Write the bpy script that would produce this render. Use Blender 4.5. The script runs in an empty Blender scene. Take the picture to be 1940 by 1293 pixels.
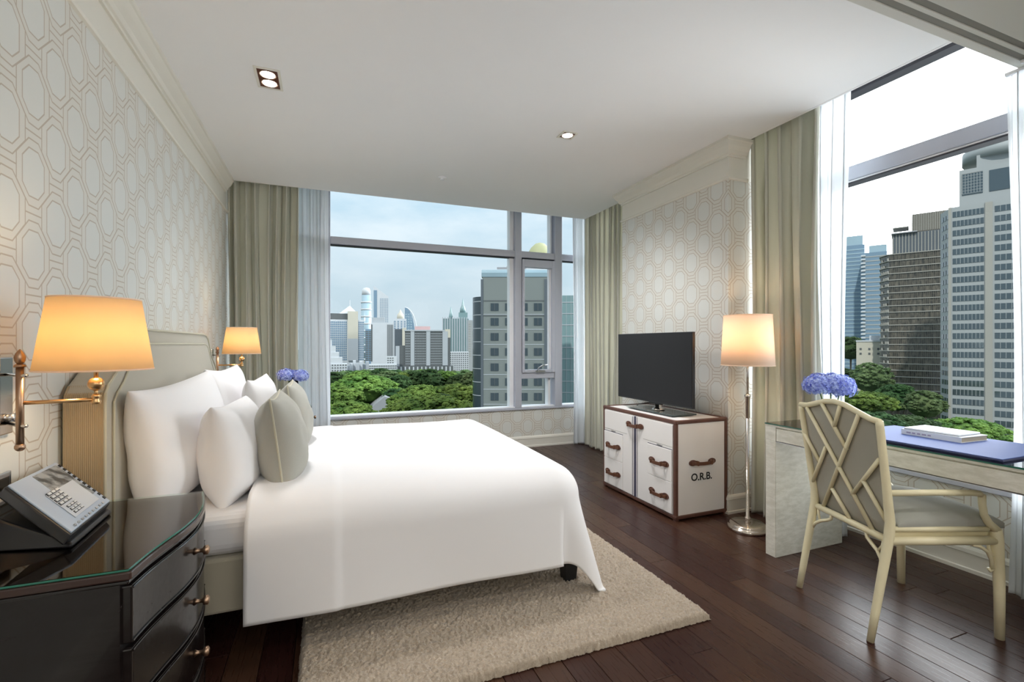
import bpy, bmesh, math, random
from mathutils import Vector, Matrix
import numpy as np
random.seed(7); rng = np.random.default_rng(7)
D = bpy.data; SC = bpy.context.scene; COL = SC.collection
PI = math.pi

# ------------------------------------------------------------------ camera, world, lights, exposure
S_, C_ = .3665, .9304          # camera looks 21.5 degrees right of the room's long axis
FPX = 897.0
cam = D.cameras.new('camera'); cam.sensor_width = 36; cam.lens = FPX/1940*36
cam.shift_y = 6.5/1940; cam.clip_start = .05; cam.clip_end = 6000
co = D.objects.new('camera', cam); COL.objects.link(co)
co.location = (0, 0, 1.2); co.rotation_euler = (PI/2, 0, -math.atan2(S_, C_))
SC.camera = co
SC.view_settings.view_transform = 'Standard'; SC.view_settings.look = 'None'
SC.view_settings.gamma = 1; SC.view_settings.use_curve_mapping = False
SC.view_settings.exposure = 0.24
cy = SC.cycles
cy.use_denoising = True
try: cy.denoiser = 'OPENIMAGEDENOISE'
except Exception: pass
cy.max_bounces = 10; cy.diffuse_bounces = 6; cy.glossy_bounces = 4; cy.transmission_bounces = 6
cy.transparent_max_bounces = 14; cy.sample_clamp_indirect = 6; cy.caustics_reflective = False; cy.caustics_refractive = False
cy.use_adaptive_sampling = True; cy.adaptive_threshold = .015

SKY = 1.0
w = D.worlds.new('sky'); SC.world = w; w.use_nodes = True
nt = w.node_tree; N = nt.nodes; L = nt.links; N.clear()
tc = N.new('ShaderNodeTexCoord'); sep = N.new('ShaderNodeSeparateXYZ'); L.new(tc.outputs['Generated'], sep.inputs[0])
def wmath(op, a, b=None, c=None, clamp=False):
    n = N.new('ShaderNodeMath'); n.operation = op; n.use_clamp = clamp
    for i, v in enumerate((a, b, c)):
        if v is None: continue
        if isinstance(v, (int, float)): n.inputs[i].default_value = v
        else: L.new(v, n.inputs[i])
    return n.outputs[0]
def wmix(f, a, b):
    n = N.new('ShaderNodeMix'); n.data_type = 'RGBA'
    L.new(f, n.inputs[0])
    for i, v in ((6, a), (7, b)):
        if isinstance(v, tuple): n.inputs[i].default_value = (*v, 1)
        else: L.new(v, n.inputs[i])
    return n.outputs[2]
# overcast haze: pale blue away from the sun's veil, white and bright on the +X side
sr = N.new('ShaderNodeMapRange'); sr.interpolation_type = 'SMOOTHSTEP'; sr.inputs[1].default_value = .46; sr.inputs[2].default_value = .86; L.new(sep.outputs[0], sr.inputs[0])
side = sr.outputs[0]
up = wmath('MULTIPLY_ADD', sep.outputs[2], 2.2, .05, clamp=True)
mp = N.new('ShaderNodeMapping'); mp.inputs['Scale'].default_value = (1.6, 1.6, 4.5); L.new(tc.outputs['Generated'], mp.inputs[0])
nz = N.new('ShaderNodeTexNoise'); nz.inputs['Scale'].default_value = 1.7; nz.inputs['Detail'].default_value = 7; nz.inputs['Roughness'].default_value = .55
L.new(mp.outputs[0], nz.inputs['Vector'])
cl = N.new('ShaderNodeMapRange'); cl.inputs[1].default_value = .38; cl.inputs[2].default_value = .60; L.new(nz.outputs[0], cl.inputs[0])
low = wmix(up, (.64, .755, .82), (.46, .67, .83))
cloudf = wmath('MULTIPLY', cl.outputs[0], wmath('MULTIPLY_ADD', up, .9, .12, clamp=True))
skyc = wmix(cloudf, low, (.90, .95, .99))
sidef = wmath('SMOOTH_MIN', wmath('POWER', side, .9), 1.0, .1, clamp=True)
skyc = wmix(sidef, skyc, (.97, .98, 1.0))
strength = wmath('MULTIPLY', wmath('MULTIPLY_ADD', side, 6.2, .86), wmath('MULTIPLY_ADD', wmath('MAXIMUM', sep.outputs[2], 0.0), .7, .92))
bg = N.new('ShaderNodeBackground'); L.new(skyc, bg.inputs[0]); L.new(strength, bg.inputs[1])
wo = N.new('ShaderNodeOutputWorld'); L.new(bg.outputs[0], wo.inputs[0])

def light(kind, name, loc, energy, color=(1, 1, 1), **kw):
    l = D.lights.new(name, kind); l.energy = energy; l.color = color
    for k, v in kw.items(): setattr(l, k, v)
    o = D.objects.new(name, l); COL.objects.link(o); o.location = loc
    return o
sun = light('SUN', 'sun', (0, 0, 50), 2.6, (1, .96, .9), angle=.03)
sun.rotation_euler = Vector((-.55, -.5, .75)).to_track_quat('Z', 'Y').to_euler()
WARM = (1, .985, .98)
DOWN = [(-.288, 2.887), (1.558, 2.908)]
# unseen fill spots, added out of frame under the lowered ceiling
for i, (x, y, z, e) in enumerate([(.1, .1, 2.46, 26), (1.5, .1, 2.46, 26), (.1, -1.4, 2.46, 30), (1.5, -1.4, 2.46, 30), (2.6, -.3, 2.46, 46)]):
    o = light('SPOT', 'downlight_and_fill_beam', (x, y, z), e, WARM, spot_size=2.7, spot_blend=1, shadow_soft_size=.12)
# two bare point lights added behind the viewpoint to fill the room
light('POINT', 'rear_fill_light', (2.2, -1.8, 2.0), 28, (1, .985, .97), shadow_soft_size=.3)
light('POINT', 'rear_fill_light', (.1, -1.9, 2.0), 28, (1, .985, .97), shadow_soft_size=.3)
for i, (x, y) in enumerate(DOWN):
    o = light('SPOT', 'downlight_and_fill_beam', (x, y, 2.6), 140 if i else 98, WARM, spot_size=2.3, spot_blend=1, shadow_soft_size=.16)
    o.rotation_euler = Vector(((-.55, -.35, 1) if i == 0 else (-.1, -.35, 1))).to_track_quat('Z', 'Y').to_euler()

# ------------------------------------------------------------------ helpers
class MB:
    def __init__(s): s.v = []; s.f = []; s.sm = []
    def add(s, vs, fs, smooth=False):
        o = len(s.v); s.v += [tuple(q) for q in vs]; s.f += [tuple(o+i for i in f) for f in fs]; s.sm += [smooth]*len(fs); return s
    def box(s, x0, x1, y0, y1, z0, z1):
        return s.add([(x, y, z) for x in (x0, x1) for y in (y0, y1) for z in (z0, z1)],
                     [(0, 1, 3, 2), (4, 6, 7, 5), (0, 4, 5, 1), (2, 3, 7, 6), (0, 2, 6, 4), (1, 5, 7, 3)])
    def tube(s, pts, r, n=10, closed=False, caps=True, flat=1.0):
        pts = [Vector(p) for p in pts]; m = len(pts)
        rr = r if isinstance(r, (list, tuple)) else [r]*m
        vs = []; prev = None
        for i, p in enumerate(pts):
            if closed: t = pts[(i+1) % m]-pts[i-1]
            else: t = pts[min(i+1, m-1)]-pts[max(i-1, 0)]
            t.normalize()
            if prev is None:
                a = Vector((0, 0, 1)) if abs(t.z) < .9 else Vector((1, 0, 0))
                u = t.cross(a).normalized()
            else:
                u = (prev-t*prev.dot(t)).normalized()
            prev = u; w_ = t.cross(u)
            for k in range(n):
                an = 2*PI*k/n
                vs.append(p+u*math.cos(an)*rr[i]+w_*math.sin(an)*rr[i]*flat)
        fs = []
        for i in range(m if closed else m-1):
            j = (i+1) % m
            for k in range(n):
                k2 = (k+1) % n; fs.append((i*n+k, i*n+k2, j*n+k2, j*n+k))
        if caps and not closed:
            fs.append(tuple(range(n-1, -1, -1))); fs.append(tuple((m-1)*n+k for k in range(n)))
        return s.add(vs, fs, n > 6)
    def lathe(s, prof, c=(0, 0, 0), n=24, smooth=True, sx=1, sy=1):
        vs = []; fs = []; m = len(prof)
        for r, z in prof:
            for k in range(n):
                a = 2*PI*k/n; vs.append((c[0]+r*sx*math.cos(a), c[1]+r*sy*math.sin(a), c[2]+z))
        for i in range(m-1):
            for k in range(n):
                k2 = (k+1) % n; fs.append((i*n+k, i*n+k2, (i+1)*n+k2, (i+1)*n+k))
        if prof[0][0] > 1e-4: fs.append(tuple(range(n-1, -1, -1)))
        if prof[-1][0] > 1e-4: fs.append(tuple((m-1)*n+k for k in range(n)))
        return s.add(vs, fs, smooth)
    def ball(s, c, r, n=12, sx=1, sy=1, sz=1):
        m = n//2
        return s.lathe([(max(r*math.sin(PI*i/m), 1e-5), -r*math.cos(PI*i/m)*sz) for i in range(m+1)], c, n, True, sx, sy)
    def prism(s, poly, axis, a0, a1):
        # poly in the two other axes, extruded along axis from a0 to a1
        def mk(p, a): return {'x': (a, p[0], p[1]), 'y': (p[0], a, p[1]), 'z': (p[0], p[1], a)}[axis]
        n = len(poly); vs = [mk(p, a0) for p in poly]+[mk(p, a1) for p in poly]
        fs = [tuple(range(n-1, -1, -1)), tuple(range(n, 2*n))]+[(i, (i+1) % n, n+(i+1) % n, n+i) for i in range(n)]
        return s.add(vs, fs)
    def grid(s, P, smooth=True, closed_u=False):
        nu, nv = P.shape[:2]
        vs = P.reshape(-1, 3).tolist(); fs = []
        for i in range(nu if closed_u else nu-1):
            i2 = (i+1) % nu
            for j in range(nv-1): fs.append((i*nv+j, i2*nv+j, i2*nv+j+1, i*nv+j+1))
        return s.add(vs, fs, smooth)
    def mesh(s, name, m=None, merge=0):
        me = D.meshes.new(name); me.from_pydata(s.v, [], s.f)
        me.polygons.foreach_set('use_smooth', s.sm)
        if m: me.materials.append(m)
        bm = bmesh.new(); bm.from_mesh(me)
        if merge: bmesh.ops.remove_doubles(bm, verts=bm.verts, dist=merge)
        bmesh.ops.recalc_face_normals(bm, faces=bm.faces); bm.to_mesh(me); bm.free()
        return me
    def build(s, name, m=None, parent=None, bevel=0, solid=0, world=True, kind=None, seg=2, merge=0):
        if parent is not None and world:
            q = Vector((0, 0, 0)); p = parent
            while p is not None: q += p.location; p = p.parent
            s.v = [(a[0]-q.x, a[1]-q.y, a[2]-q.z) for a in s.v]
        o = D.objects.new(name, s.mesh(name, m, merge)); COL.objects.link(o)
        if parent is not None: o.parent = parent
        if solid:
            d = o.modifiers.new('solid', 'SOLIDIFY'); d.thickness = solid; d.offset = 0
        if bevel:
            d = o.modifiers.new('bevel', 'BEVEL'); d.width = bevel; d.segments = seg; d.limit_method = 'ANGLE'; d.angle_limit = .6
        if kind: o['kind'] = kind
        return o
def B(x0, x1, y0, y1, z0, z1): return MB().box(x0, x1, y0, y1, z0, z1)
def tag(o, label=None, cat=None, group=None, kind=None):
    if label: o['label'] = label
    if cat: o['category'] = cat
    if group: o['group'] = group
    if kind: o['kind'] = kind
    return o
def thing(name, label, cat, loc=(0, 0, 0), rz=0, group=None):
    o = D.objects.new(name, None); COL.objects.link(o); o.location = loc; o.rotation_euler = (0, 0, rz); o.empty_display_size = .1
    return tag(o, label, cat, group)
def struct(o, label=None): o['kind'] = 'structure'; return tag(o, label) if label else o
def copy_tree(o, parent=None):
    c = o.copy(); COL.objects.link(c)
    if parent is not None: c.parent = parent
    for ch in list(o.children): copy_tree(ch, c)
    return c

# ------------------------------------------------------------------ materials
class NM:
    """tiny node-expression helper for one material"""
    def __init__(s, name):
        s.m = D.materials.new(name); s.m.use_nodes = True; s.t = s.m.node_tree; s.n = s.t.nodes; s.l = s.t.links
        s.b = s.n['Principled BSDF']; s.out = s.n['Material Output']
    def put(s, sock, v):
        if isinstance(v, (int, float)): sock.default_value = v
        elif isinstance(v, tuple): sock.default_value = (*v, 1) if len(v) == 3 and sock.type == 'RGBA' else v
        else: s.l.new(v, sock)
    def math(s, op, *a, clamp=False):
        n = s.n.new('ShaderNodeMath'); n.operation = op; n.use_clamp = clamp
        for i, v in enumerate(a): s.put(n.inputs[i], v)
        return n.outputs[0]
    def mix(s, f, a, b):
        n = s.n.new('ShaderNodeMix'); n.data_type = 'RGBA'; s.put(n.inputs[0], f); s.put(n.inputs[6], a); s.put(n.inputs[7], b); return n.outputs[2]
    def noise(s, scale, detail=3, rough=.5, vec=None, stretch=None, coord='Object'):
        n = s.n.new('ShaderNodeTexNoise'); n.inputs['Scale'].default_value = scale; n.inputs['Detail'].default_value = detail; n.inputs['Roughness'].default_value = rough
        if vec is None:
            c = s.n.new('ShaderNodeTexCoord'); vec = c.outputs[coord]
        if stretch:
            mp = s.n.new('ShaderNodeMapping'); mp.inputs['Scale'].default_value = stretch; s.l.new(vec, mp.inputs[0]); vec = mp.outputs[0]
        s.l.new(vec, n.inputs['Vector']); return n.outputs[0]
    def pos(s):
        g = s.n.new('ShaderNodeNewGeometry'); return g.outputs['Position']
    def ramp(s, f, a, b):
        n = s.n.new('ShaderNodeMapRange'); s.put(n.inputs[0], f); n.inputs[1].default_value = a; n.inputs[2].default_value = b; return n.outputs[0]
    def bump(s, h, strength=.3, dist=.01):
        n = s.n.new('ShaderNodeBump'); n.inputs['Strength'].default_value = strength; n.inputs['Distance'].default_value = dist
        s.l.new(h, n.inputs['Height']); s.l.new(n.outputs[0], s.b.inputs['Normal'])
    def set(s, **kw):
        names = dict(color='Base Color', rough='Roughness', metal='Metallic', spec='Specular IOR Level', sheen='Sheen Weight', coat='Coat Weight',
                     trans='Transmission Weight', ior='IOR', emit='Emission Color', es='Emission Strength', alpha='Alpha', sub='Subsurface Weight', coatr='Coat Roughness')
        for k, v in kw.items(): s.put(s.b.inputs[names[k]], v)
        return s
def plain(name, color, rough=.5, **kw):
    var = kw.pop('var', .06); sc = kw.pop('scale', 6)
    m = NM(name)
    f = m.noise(sc, 4)
    c2 = tuple(max(0, q*(1-var)) for q in color)
    m.set(color=m.mix(f, c2, tuple(min(1, q*(1+var*.6)) for q in color)), rough=rough, **kw)
    return m.m
def cloth(name, color, weave=700, strength=.15, sheen=.2, var=.05, rough=.9):
    m = NM(name); f = m.noise(9, 3); c2 = tuple(q*(1-var) for q in color)
    m.set(color=m.mix(f, c2, color), rough=rough, sheen=sheen, spec=.15)
    m.bump(m.noise(weave, 1), strength, .002); return m.m

M = {}
def wallpaper(name, base, line):
    """interlocking elongated octagons printed on the paper; u runs along the wall, v is the height"""
    m = NM(name); PH, PV = .26, .245; W = .0023
    sp = m.n.new('ShaderNodeSeparateXYZ'); m.l.new(m.pos(), sp.inputs[0])
    u = m.math('ADD', sp.outputs[0], sp.outputs[1]); v = sp.outputs[2]
    def cell(k):
        a = m.math('ABSOLUTE', m.math('WRAP', m.math('ADD', u, k*PH/2), -PH/2, PH/2)); b = m.math('ABSOLUTE', m.math('WRAP', m.math('ADD', v, k*PV/2), -PV/2, PV/2))
        d = m.math('MAXIMUM', m.math('MAXIMUM', m.math('SUBTRACT', a, .0575), m.math('SUBTRACT', b, .072)), m.math('MULTIPLY', m.math('SUBTRACT', m.math('ADD', a, b), .0965), .7071))
        e = m.math('MAXIMUM', m.math('MAXIMUM', m.math('SUBTRACT', a, .0865), m.math('SUBTRACT', b, .100)), m.math('MULTIPLY', m.math('SUBTRACT', m.math('ADD', a, b), .1255), .7071))
        return a, b, d, e
    a1, b1, d1, e1 = cell(0); a2, b2, d2, e2 = cell(1)
    d = m.math('MINIMUM', d1, d2)
    def line_at(val, r): return m.math('LESS_THAN', m.math('ABSOLUTE', m.math('SUBTRACT', val, r)), W)
    gap = m.math('GREATER_THAN', m.math('MINIMUM', e1, e2), 0)
    bar = m.math('MAXIMUM', m.math('MULTIPLY', line_at(b1, PV/2), m.math('LESS_THAN', a1, .06)), m.math('MULTIPLY', line_at(b2, PV/2), m.math('LESS_THAN', a2, .06)))
    f = m.math('MAXIMUM', m.math('MAXIMUM', line_at(d, 0), m.math('MAXIMUM', line_at(e1, 0), line_at(e2, 0))), m.math('MULTIPLY', gap, bar))
    inside = m.math('LESS_THAN', d, 0)
    bcol = m.mix(inside, base, tuple(min(1, q*k) for q, k in zip(base, (1.0, 1.03, 1.06))))
    m.set(color=m.mix(m.math('MULTIPLY', f, .72), bcol, line), rough=m.math('MULTIPLY_ADD', inside, -.08, .5), spec=.5)
    return m.m
M['paper'] = wallpaper('wallpaper_lattice', (.66, .65, .60), (.40, .32, .235))
M['paint'] = plain('cream_paint', (.74, .72, .65), .45, var=.03)
M['ceiling'] = plain('ceiling_paint', (.87, .875, .88), .8, var=.01)
M['soffit'] = plain('soffit_paint', (.66, .66, .62), .7, var=.02)
M['groove'] = plain('track_groove', (.22, .21, .18), .6)
M['frame'] = plain('window_aluminium', (.47, .49, .56), .4, metal=.1, var=.03)
M['framelt'] = plain('white_reveal', (.82, .83, .86), .4, var=.02)
M['gasket'] = plain('black_gasket', (.03, .03, .04), .5)
def glass(name, tint=(1, 1, 1), refl=.06):
    m = NM(name); n = m.n; l = m.l
    tr = n.new('ShaderNodeBsdfTransparent'); tr.inputs[0].default_value = (*tint, 1)
    gl = n.new('ShaderNodeBsdfGlossy'); gl.inputs['Roughness'].default_value = .02
    fr = n.new('ShaderNodeFresnel'); fr.inputs[0].default_value = 1.35
    mx = n.new('ShaderNodeMixShader'); l.new(m.math('MULTIPLY', fr.outputs[0], refl/.03), mx.inputs[0])
    l.new(tr.outputs[0], mx.inputs[1]); l.new(gl.outputs[0], mx.inputs[2]); l.new(mx.outputs[0], m.out.inputs[0]); return m.m
M['glass'] = glass('window_glass', (.985, 1, 1), .002)
def real_glass(name, color, rough=.0):
    m = NM(name); m.set(color=color, rough=rough, trans=1.0, ior=1.45); m.m.use_nodes = True; return m.m
M['topglass'] = glass('table_glass', (.93, .99, .96), .045)
M['glassedge'] = plain('green_glass_edge', (.02, .13, .09), .15)
M['vase'] = glass('vase_glass', (.90, .95, .94), .05)
def drape(name, color, transl=.12):
    m = NM(name); n = m.n; l = m.l
    f = m.noise(6, 2, stretch=(1, 1, .15)); c = m.mix(f, tuple(q*.92 for q in color), color)
    m.set(color=c, rough=.75, sheen=.15, spec=.2); m.bump(m.noise(500, 1), .1, .001)
    t = n.new('ShaderNodeBsdfTranslucent'); l.new(c, t.inputs[0]); mx = n.new('ShaderNodeMixShader'); mx.inputs[0].default_value = transl
    l.new(m.b.outputs[0], mx.inputs[1]); l.new(t.outputs[0], mx.inputs[2]); l.new(mx.outputs[0], m.out.inputs[0]); return m.m
M['drape'] = drape('sage_drape', (.72, .715, .62), .30)
def sheer(name, color, openness):
    m = NM(name); n = m.n; l = m.l
    m.set(color=color, rough=.9, spec=.05)
    t = n.new('ShaderNodeBsdfTranslucent'); t.inputs[0].default_value = (*color, 1)
    m1 = n.new('ShaderNodeMixShader'); m1.inputs[0].default_value = .55; l.new(m.b.outputs[0], m1.inputs[1]); l.new(t.outputs[0], m1.inputs[2])
    tr = n.new('ShaderNodeBsdfTransparent'); m2 = n.new('ShaderNodeMixShader'); m2.inputs[0].default_value = openness
    l.new(m1.outputs[0], m2.inputs[1]); l.new(tr.outputs[0], m2.inputs[2]); l.new(m2.outputs[0], m.out.inputs[0]); return m.m
M['sheer'] = sheer('white_sheer', (.90, .92, .94), .14)
def shade(name, color, tcolor, k=.6):
    m = NM(name); n = m.n; l = m.l
    m.set(color=color, rough=.9, spec=.1); m.bump(m.noise(400, 1), .08, .001)
    t = n.new('ShaderNodeBsdfTranslucent'); t.inputs[0].default_value = (*tcolor, 1)
    mx = n.new('ShaderNodeMixShader'); mx.inputs[0].default_value = k; l.new(m.b.outputs[0], mx.inputs[1]); l.new(t.outputs[0], mx.inputs[2]); l.new(mx.outputs[0], m.out.inputs[0]); return m.m
M['shade_amber'] = shade('amber_lampshade', (.80, .66, .48), (.98, .80, .50), .55)
M['shade_white'] = shade('white_lampshade', (.88, .84, .78), (.98, .80, .60), .5)
M['linen'] = cloth('white_linen', (.86, .85, .86), 900, .04, .1, .01, .8)
M['sheet'] = cloth('white_sheet', (.80, .79, .80), 900, .04, .1, .01, .8)
M['bedbase'] = cloth('beige_bed_fabric', (.42, .385, .30), 600, .25)
M['headboard'] = cloth('oatmeal_upholstery', (.47, .44, .365), 700, .25)
M['ribbed'] = cloth('ribbed_tan_fabric', (.42, .32, .20), 600, .2)
M['greycush'] = cloth('sage_grey_cushion', (.40, .395, .35), 600, .3)
M['piping'] = cloth('cream_piping', (.52, .49, .38), 600, .1)
M['seatfab'] = cloth('grey_seat_fabric', (.36, .36, .32), 500, .3)
M['backfab'] = cloth('grey_back_fabric', (.42, .40, .33), 500, .3)
def wood(name, a, b, rough=.3, scale=(30, 2, 30), coat=0., coord='Object', rnd=0):
    m = NM(name); f = m.ramp(m.noise(3, 6, .6, stretch=scale, coord=coord), .3, .7); c = m.mix(f, a, b)
    if rnd:
        oi = m.n.new('ShaderNodeObjectInfo'); hs = m.n.new('ShaderNodeHueSaturation')
        m.l.new(m.math('MULTIPLY_ADD', oi.outputs['Random'], rnd, 1-rnd/2), hs.inputs['Value'])
        m.l.new(m.math('MULTIPLY_ADD', oi.outputs['Random'], .03, .485), hs.inputs['Hue']); m.l.new(c, hs.inputs['Color']); c = hs.outputs[0]
    m.set(color=c, rough=m.math('MULTIPLY_ADD', f, .12, rough-.06), coat=coat, spec=.28 if rnd else .5); m.bump(f, .04, .002); return m.m
M['floor'] = wood('walnut_floor', (.036, .0145, .0095), (.054, .022, .0145), .30, (40, 2.0, 40), rnd=.7, coord='Object')
M['espresso'] = wood('espresso_wood', (.006, .0042, .004), (.009, .006, .0055), .22, (2, 20, 20), .15)
M['espressotop'] = plain('espresso_top_lacquer', (.048, .026, .021), .16, var=.15, scale=3)

M['rug'] = NM('shag_rug').m
_m = NM('shag_rug_wool'); _f = _m.noise(120, 3); _m.set(color=_m.mix(_f, (.30, .24, .175), (.55, .465, .37)), rough=1, sheen=.3, spec=.05); _m.bump(_m.noise(260, 2), .5, .006); M['rug'] = _m.m
M['leather'] = plain('brown_leather', (.115, .05, .035), .45, var=.3, scale=30)
M['strap'] = plain('saddle_leather', (.13, .055, .03), .4, var=.3, scale=40)
M['trunk'] = cloth('ivory_canvas', (.80, .78, .76), 900, .15, 0, .02, .6)
M['trunkside'] = M['trunk']
M['navy'] = plain('navy_line', (.03, .03, .07), .5)
M['brass'] = plain('brass', (.62, .40, .20), .28, metal=1, var=.05)
M['bronze'] = plain('antique_bronze', (.42, .28, .19), .35, metal=1, var=.15, scale=20)
M['nickel'] = plain('polished_nickel', (.66, .60, .54), .14, metal=1, var=.03)
M['steel'] = plain('brushed_steel', (.55, .55, .56), .3, metal=1, var=.03)
M['black'] = plain('black_plastic', (.012, .012, .014), .35)
M['screen'] = plain('black_screen', (.022, .022, .024), .45, spec=.2)
M['desk'] = NM('crackled_cream')
_m = M['desk']; _f = _m.ramp(_m.noise(14, 8, .7, stretch=(1, 1, 3)), .40, .60); _m.set(color=_m.mix(_f, (.66, .64, .55), (.80, .78, .70)), rough=.45); _m.bump(_f, .15, .002); M['desk'] = _m.m
M['chairpaint'] = plain('cream_lacquer', (.86, .78, .53), .35, var=.12, scale=12)
M['blotter'] = plain('blue_leather', (.09, .14, .38), .6, spec=.2, var=.08)
M['blotteredge'] = plain('navy_edge', (.03, .035, .11), .4)
M['paperw'] = plain('white_cover', (.84, .88, .93), .4, var=.02)
M['pages'] = plain('page_block', (.50, .45, .34), .8, var=.15, scale=200)
M['print'] = plain('spine_print', (.42, .38, .52), .6)
M['text'] = plain('black_letters', (.012, .012, .014), .6)
M['petal'] = NM('hydrangea_petal')
_m = M['petal']; _m.set(color=_m.mix(_m.ramp(_m.noise(35, 2), .35, .65), (.13, .17, .62), (.50, .60, .95)), rough=.7); M['petal'] = _m.m
M['stem'] = plain('green_stem', (.12, .22, .06), .6)
M['phone'] = plain('phone_face', (.38, .46, .58), .35, var=.05)
M['phonecard'] = plain('phone_card', (.52, .57, .64), .3)
M['photoprint'] = NM('printed_card'); _m = M['photoprint']; _m.set(color=_m.mix(_m.ramp(_m.noise(30, 3), .4, .6), (.06, .07, .08), (.30, .33, .36)), rough=.3); M['photoprint'] = _m.m
M['key'] = plain('grey_key', (.62, .65, .68), .4)
M['bulb'] = NM('lit_bulb').set(emit=(1, .92, .82), es=6).m
M['recess'] = plain('copper_recess', (.16, .05, .03), .35, metal=.6, var=.4, scale=60)

# ------------------------------------------------------------------ room shell
XL, YB, XR = -.82, 5.08, 3.17
ZC = 2.65
# floor of separate boards running along the room
fl = B(XL-.1, XR+.1, -3.1, YB+.1, -.12, -.012).build('floor', M['espresso']); struct(fl)
pw = .118; nrow = int((XR-XL)/pw)+1; pl = 0
for i in range(nrow):
    x0 = XL+i*pw; x1 = min(x0+pw, XR)
    y = -.9-random.random()*1.3
    while y < YB:
        ln = 1.55; y1 = min(y+ln, YB)
        if y1 > -.2:
            b_ = MB().box(x0+.0012-(x0+x1)/2, x1-.0012-(x0+x1)/2, -(y1-max(y, -1))/2+.0012, (y1-max(y, -1))/2-.0012, -.012, 0)
            o = b_.build('plank', M['floor'], fl, bevel=.0012, world=False, seg=1)
            o.location = ((x0+x1)/2, (y1+max(y, -1))/2, 0)
            pl += 1
        y = y1
rear = B(XL, XR, -3.1, -1.0, -.012, -.0005).build('rear_boards', M['floor'], fl)
# left wall + rear wall
struct(B(XL-.12, XL, -3.1, YB+.2, 0, 2.38).build('wall_left', M['paper']))
struct(B(XL-.12, XL, -3.1, YB+.2, 2.38, 2.95).build('trim_1', M['paint']))
struct(B(XL-.12, XR+.12, -3.2, -3.1, 0, 2.95).build('wall_rear', M['paint']))
# back wall below the window and its flank
struct(B(XL, XR+.2, YB, YB+.2, 0, .44).build('wall_back', M['paper']))
# right wall below the window
struct(B(XR, XR+.2, -3.1, YB, 0, .44).build('wall_right', M['paper']))
# ceiling
c_ = MB().box(XL, 2.78, 1.2, 4.78, ZC, 2.75); c_.box(XL-.1, XR+.3, -3.2, YB+.3, 2.95, 3.05)
c_.box(2.78, 2.80, 1.2, 4.80, ZC, 2.95); c_.box(XL, 2.80, 4.78, 4.80, ZC, 2.95)
struct(c_.build('ceiling', M['ceiling'], bevel=.004))
so = MB().box(XL, 3.09, 1.165, 1.2, 2.5, 2.95); so.box(XL, 3.09, 1.135, 1.165, 2.515, 2.95); so.box(XL, 3.09, 1.118, 1.135, 2.5, 2.95)
so.box(XL, 3.09, 1.088, 1.118, 2.515, 2.95); so.box(XL, 3.09, -3.1, 1.088, 2.5, 2.95)
s_o = struct(so.build('ceiling_soffit', M['soffit']))
MB().box(XL, 3.09, 1.1355, 1.1645, 2.505, 2.515).box(XL, 3.09, 1.0885, 1.1175, 2.505, 2.515).build('track_groove', M['groove'], s_o)
# pier between the windows
struct(B(2.66, XR+.2, 2.565, 3.853, 0, 2.38).build('wall_pier', M['paper']))
struct(B(2.66, XR+.2, 2.565, 3.853, 2.38, 2.95).build('trim_2', M['paint']))
def cornice(name, side, z0=2.38):
    # cove profile in (offset from wall, z): small bead at the wallpaper's top, frieze, cornice under the ceiling
    bead = [(0, 2.372), (.012, 2.375), (.016, 2.385), (.012, 2.395), (0, 2.398)]
    crown = [(0, 2.535), (.012, 2.535), (.012, 2.55), (.022, 2.555), (.030, 2.575), (.05, 2.60), (.058, 2.615), (.062, 2.625), (.07, 2.63), (.07, 2.65), (0, 2.65)]
    return bead, crown
bead, crown = cornice('', '')
def run_profile(mb, prof, x=None, y=None, a0=0, a1=1, sgn=1):
    # along y at wall x, or along x at wall y
    if x is not None: mb.prism([(x+sgn*p[0], p[1]) for p in prof], 'y', a0, a1)
    else: mb.prism([(y+sgn*p[0], p[1]) for p in prof], 'x', a0, a1)
m_ = MB(); run_profile(m_, bead, x=XL, a0=1.2, a1=4.98); struct(m_.build('trim_3', M['paint']))
m_ = MB(); run_profile(m_, crown, x=XL, a0=1.2, a1=4.78); struct(m_.build('trim_4', M['paint']))
def mitred(prof, x, y0, y1, xe):
    # runs along the pier's long face (facing -X), mitres round the corner and along its end face (facing -Y)
    n = len(prof); vs = []
    for px, pz in prof: vs.append((x-px, y1+(px if prof is crown else px), pz))
    for px, pz in prof: vs.append((x-px, y0-px, pz))
    for px, pz in prof: vs.append((xe, y0-px, pz))
    fs = [(r*n+i, r*n+(i+1) % n, (r+1)*n+(i+1) % n, (r+1)*n+i) for r in (0, 1) for i in range(n)]
    fs += [tuple(range(n)), tuple(2*n+i for i in range(n-1, -1, -1))]
    return MB().add(vs, fs)
struct(mitred(bead, 2.66, 2.565, 3.853, 2.84).build('trim_5', M['paint']))
struct(mitred(crown, 2.66, 2.565, 3.853, 2.82).build('trim_6', M['paint']))
bb = [(0, 0), (.022, 0), (.022, .018), (.015, .022), (.015, .095), (.019, .10), (.016, .118), (.008, .13), (0, .13)]
struct(mitred(bb, 2.66, 2.565, 3.853, 3.17).build('baseboard_pier', M['paint']))
m_ = MB(); run_profile(m_, bb, x=XL, a0=-3.1, a1=5.08); struct(m_.build('baseboard_left', M['paint']))
m_ = MB(); run_profile(m_, bb, y=YB, a0=XL, a1=3.17, sgn=-1); struct(m_.build('baseboard_back', M['paint']))
m_ = MB(); run_profile(m_, bb, x=XR, a0=-3.1, a1=2.565, sgn=-1); struct(m_.build('baseboard_right', M['paint']))

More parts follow.
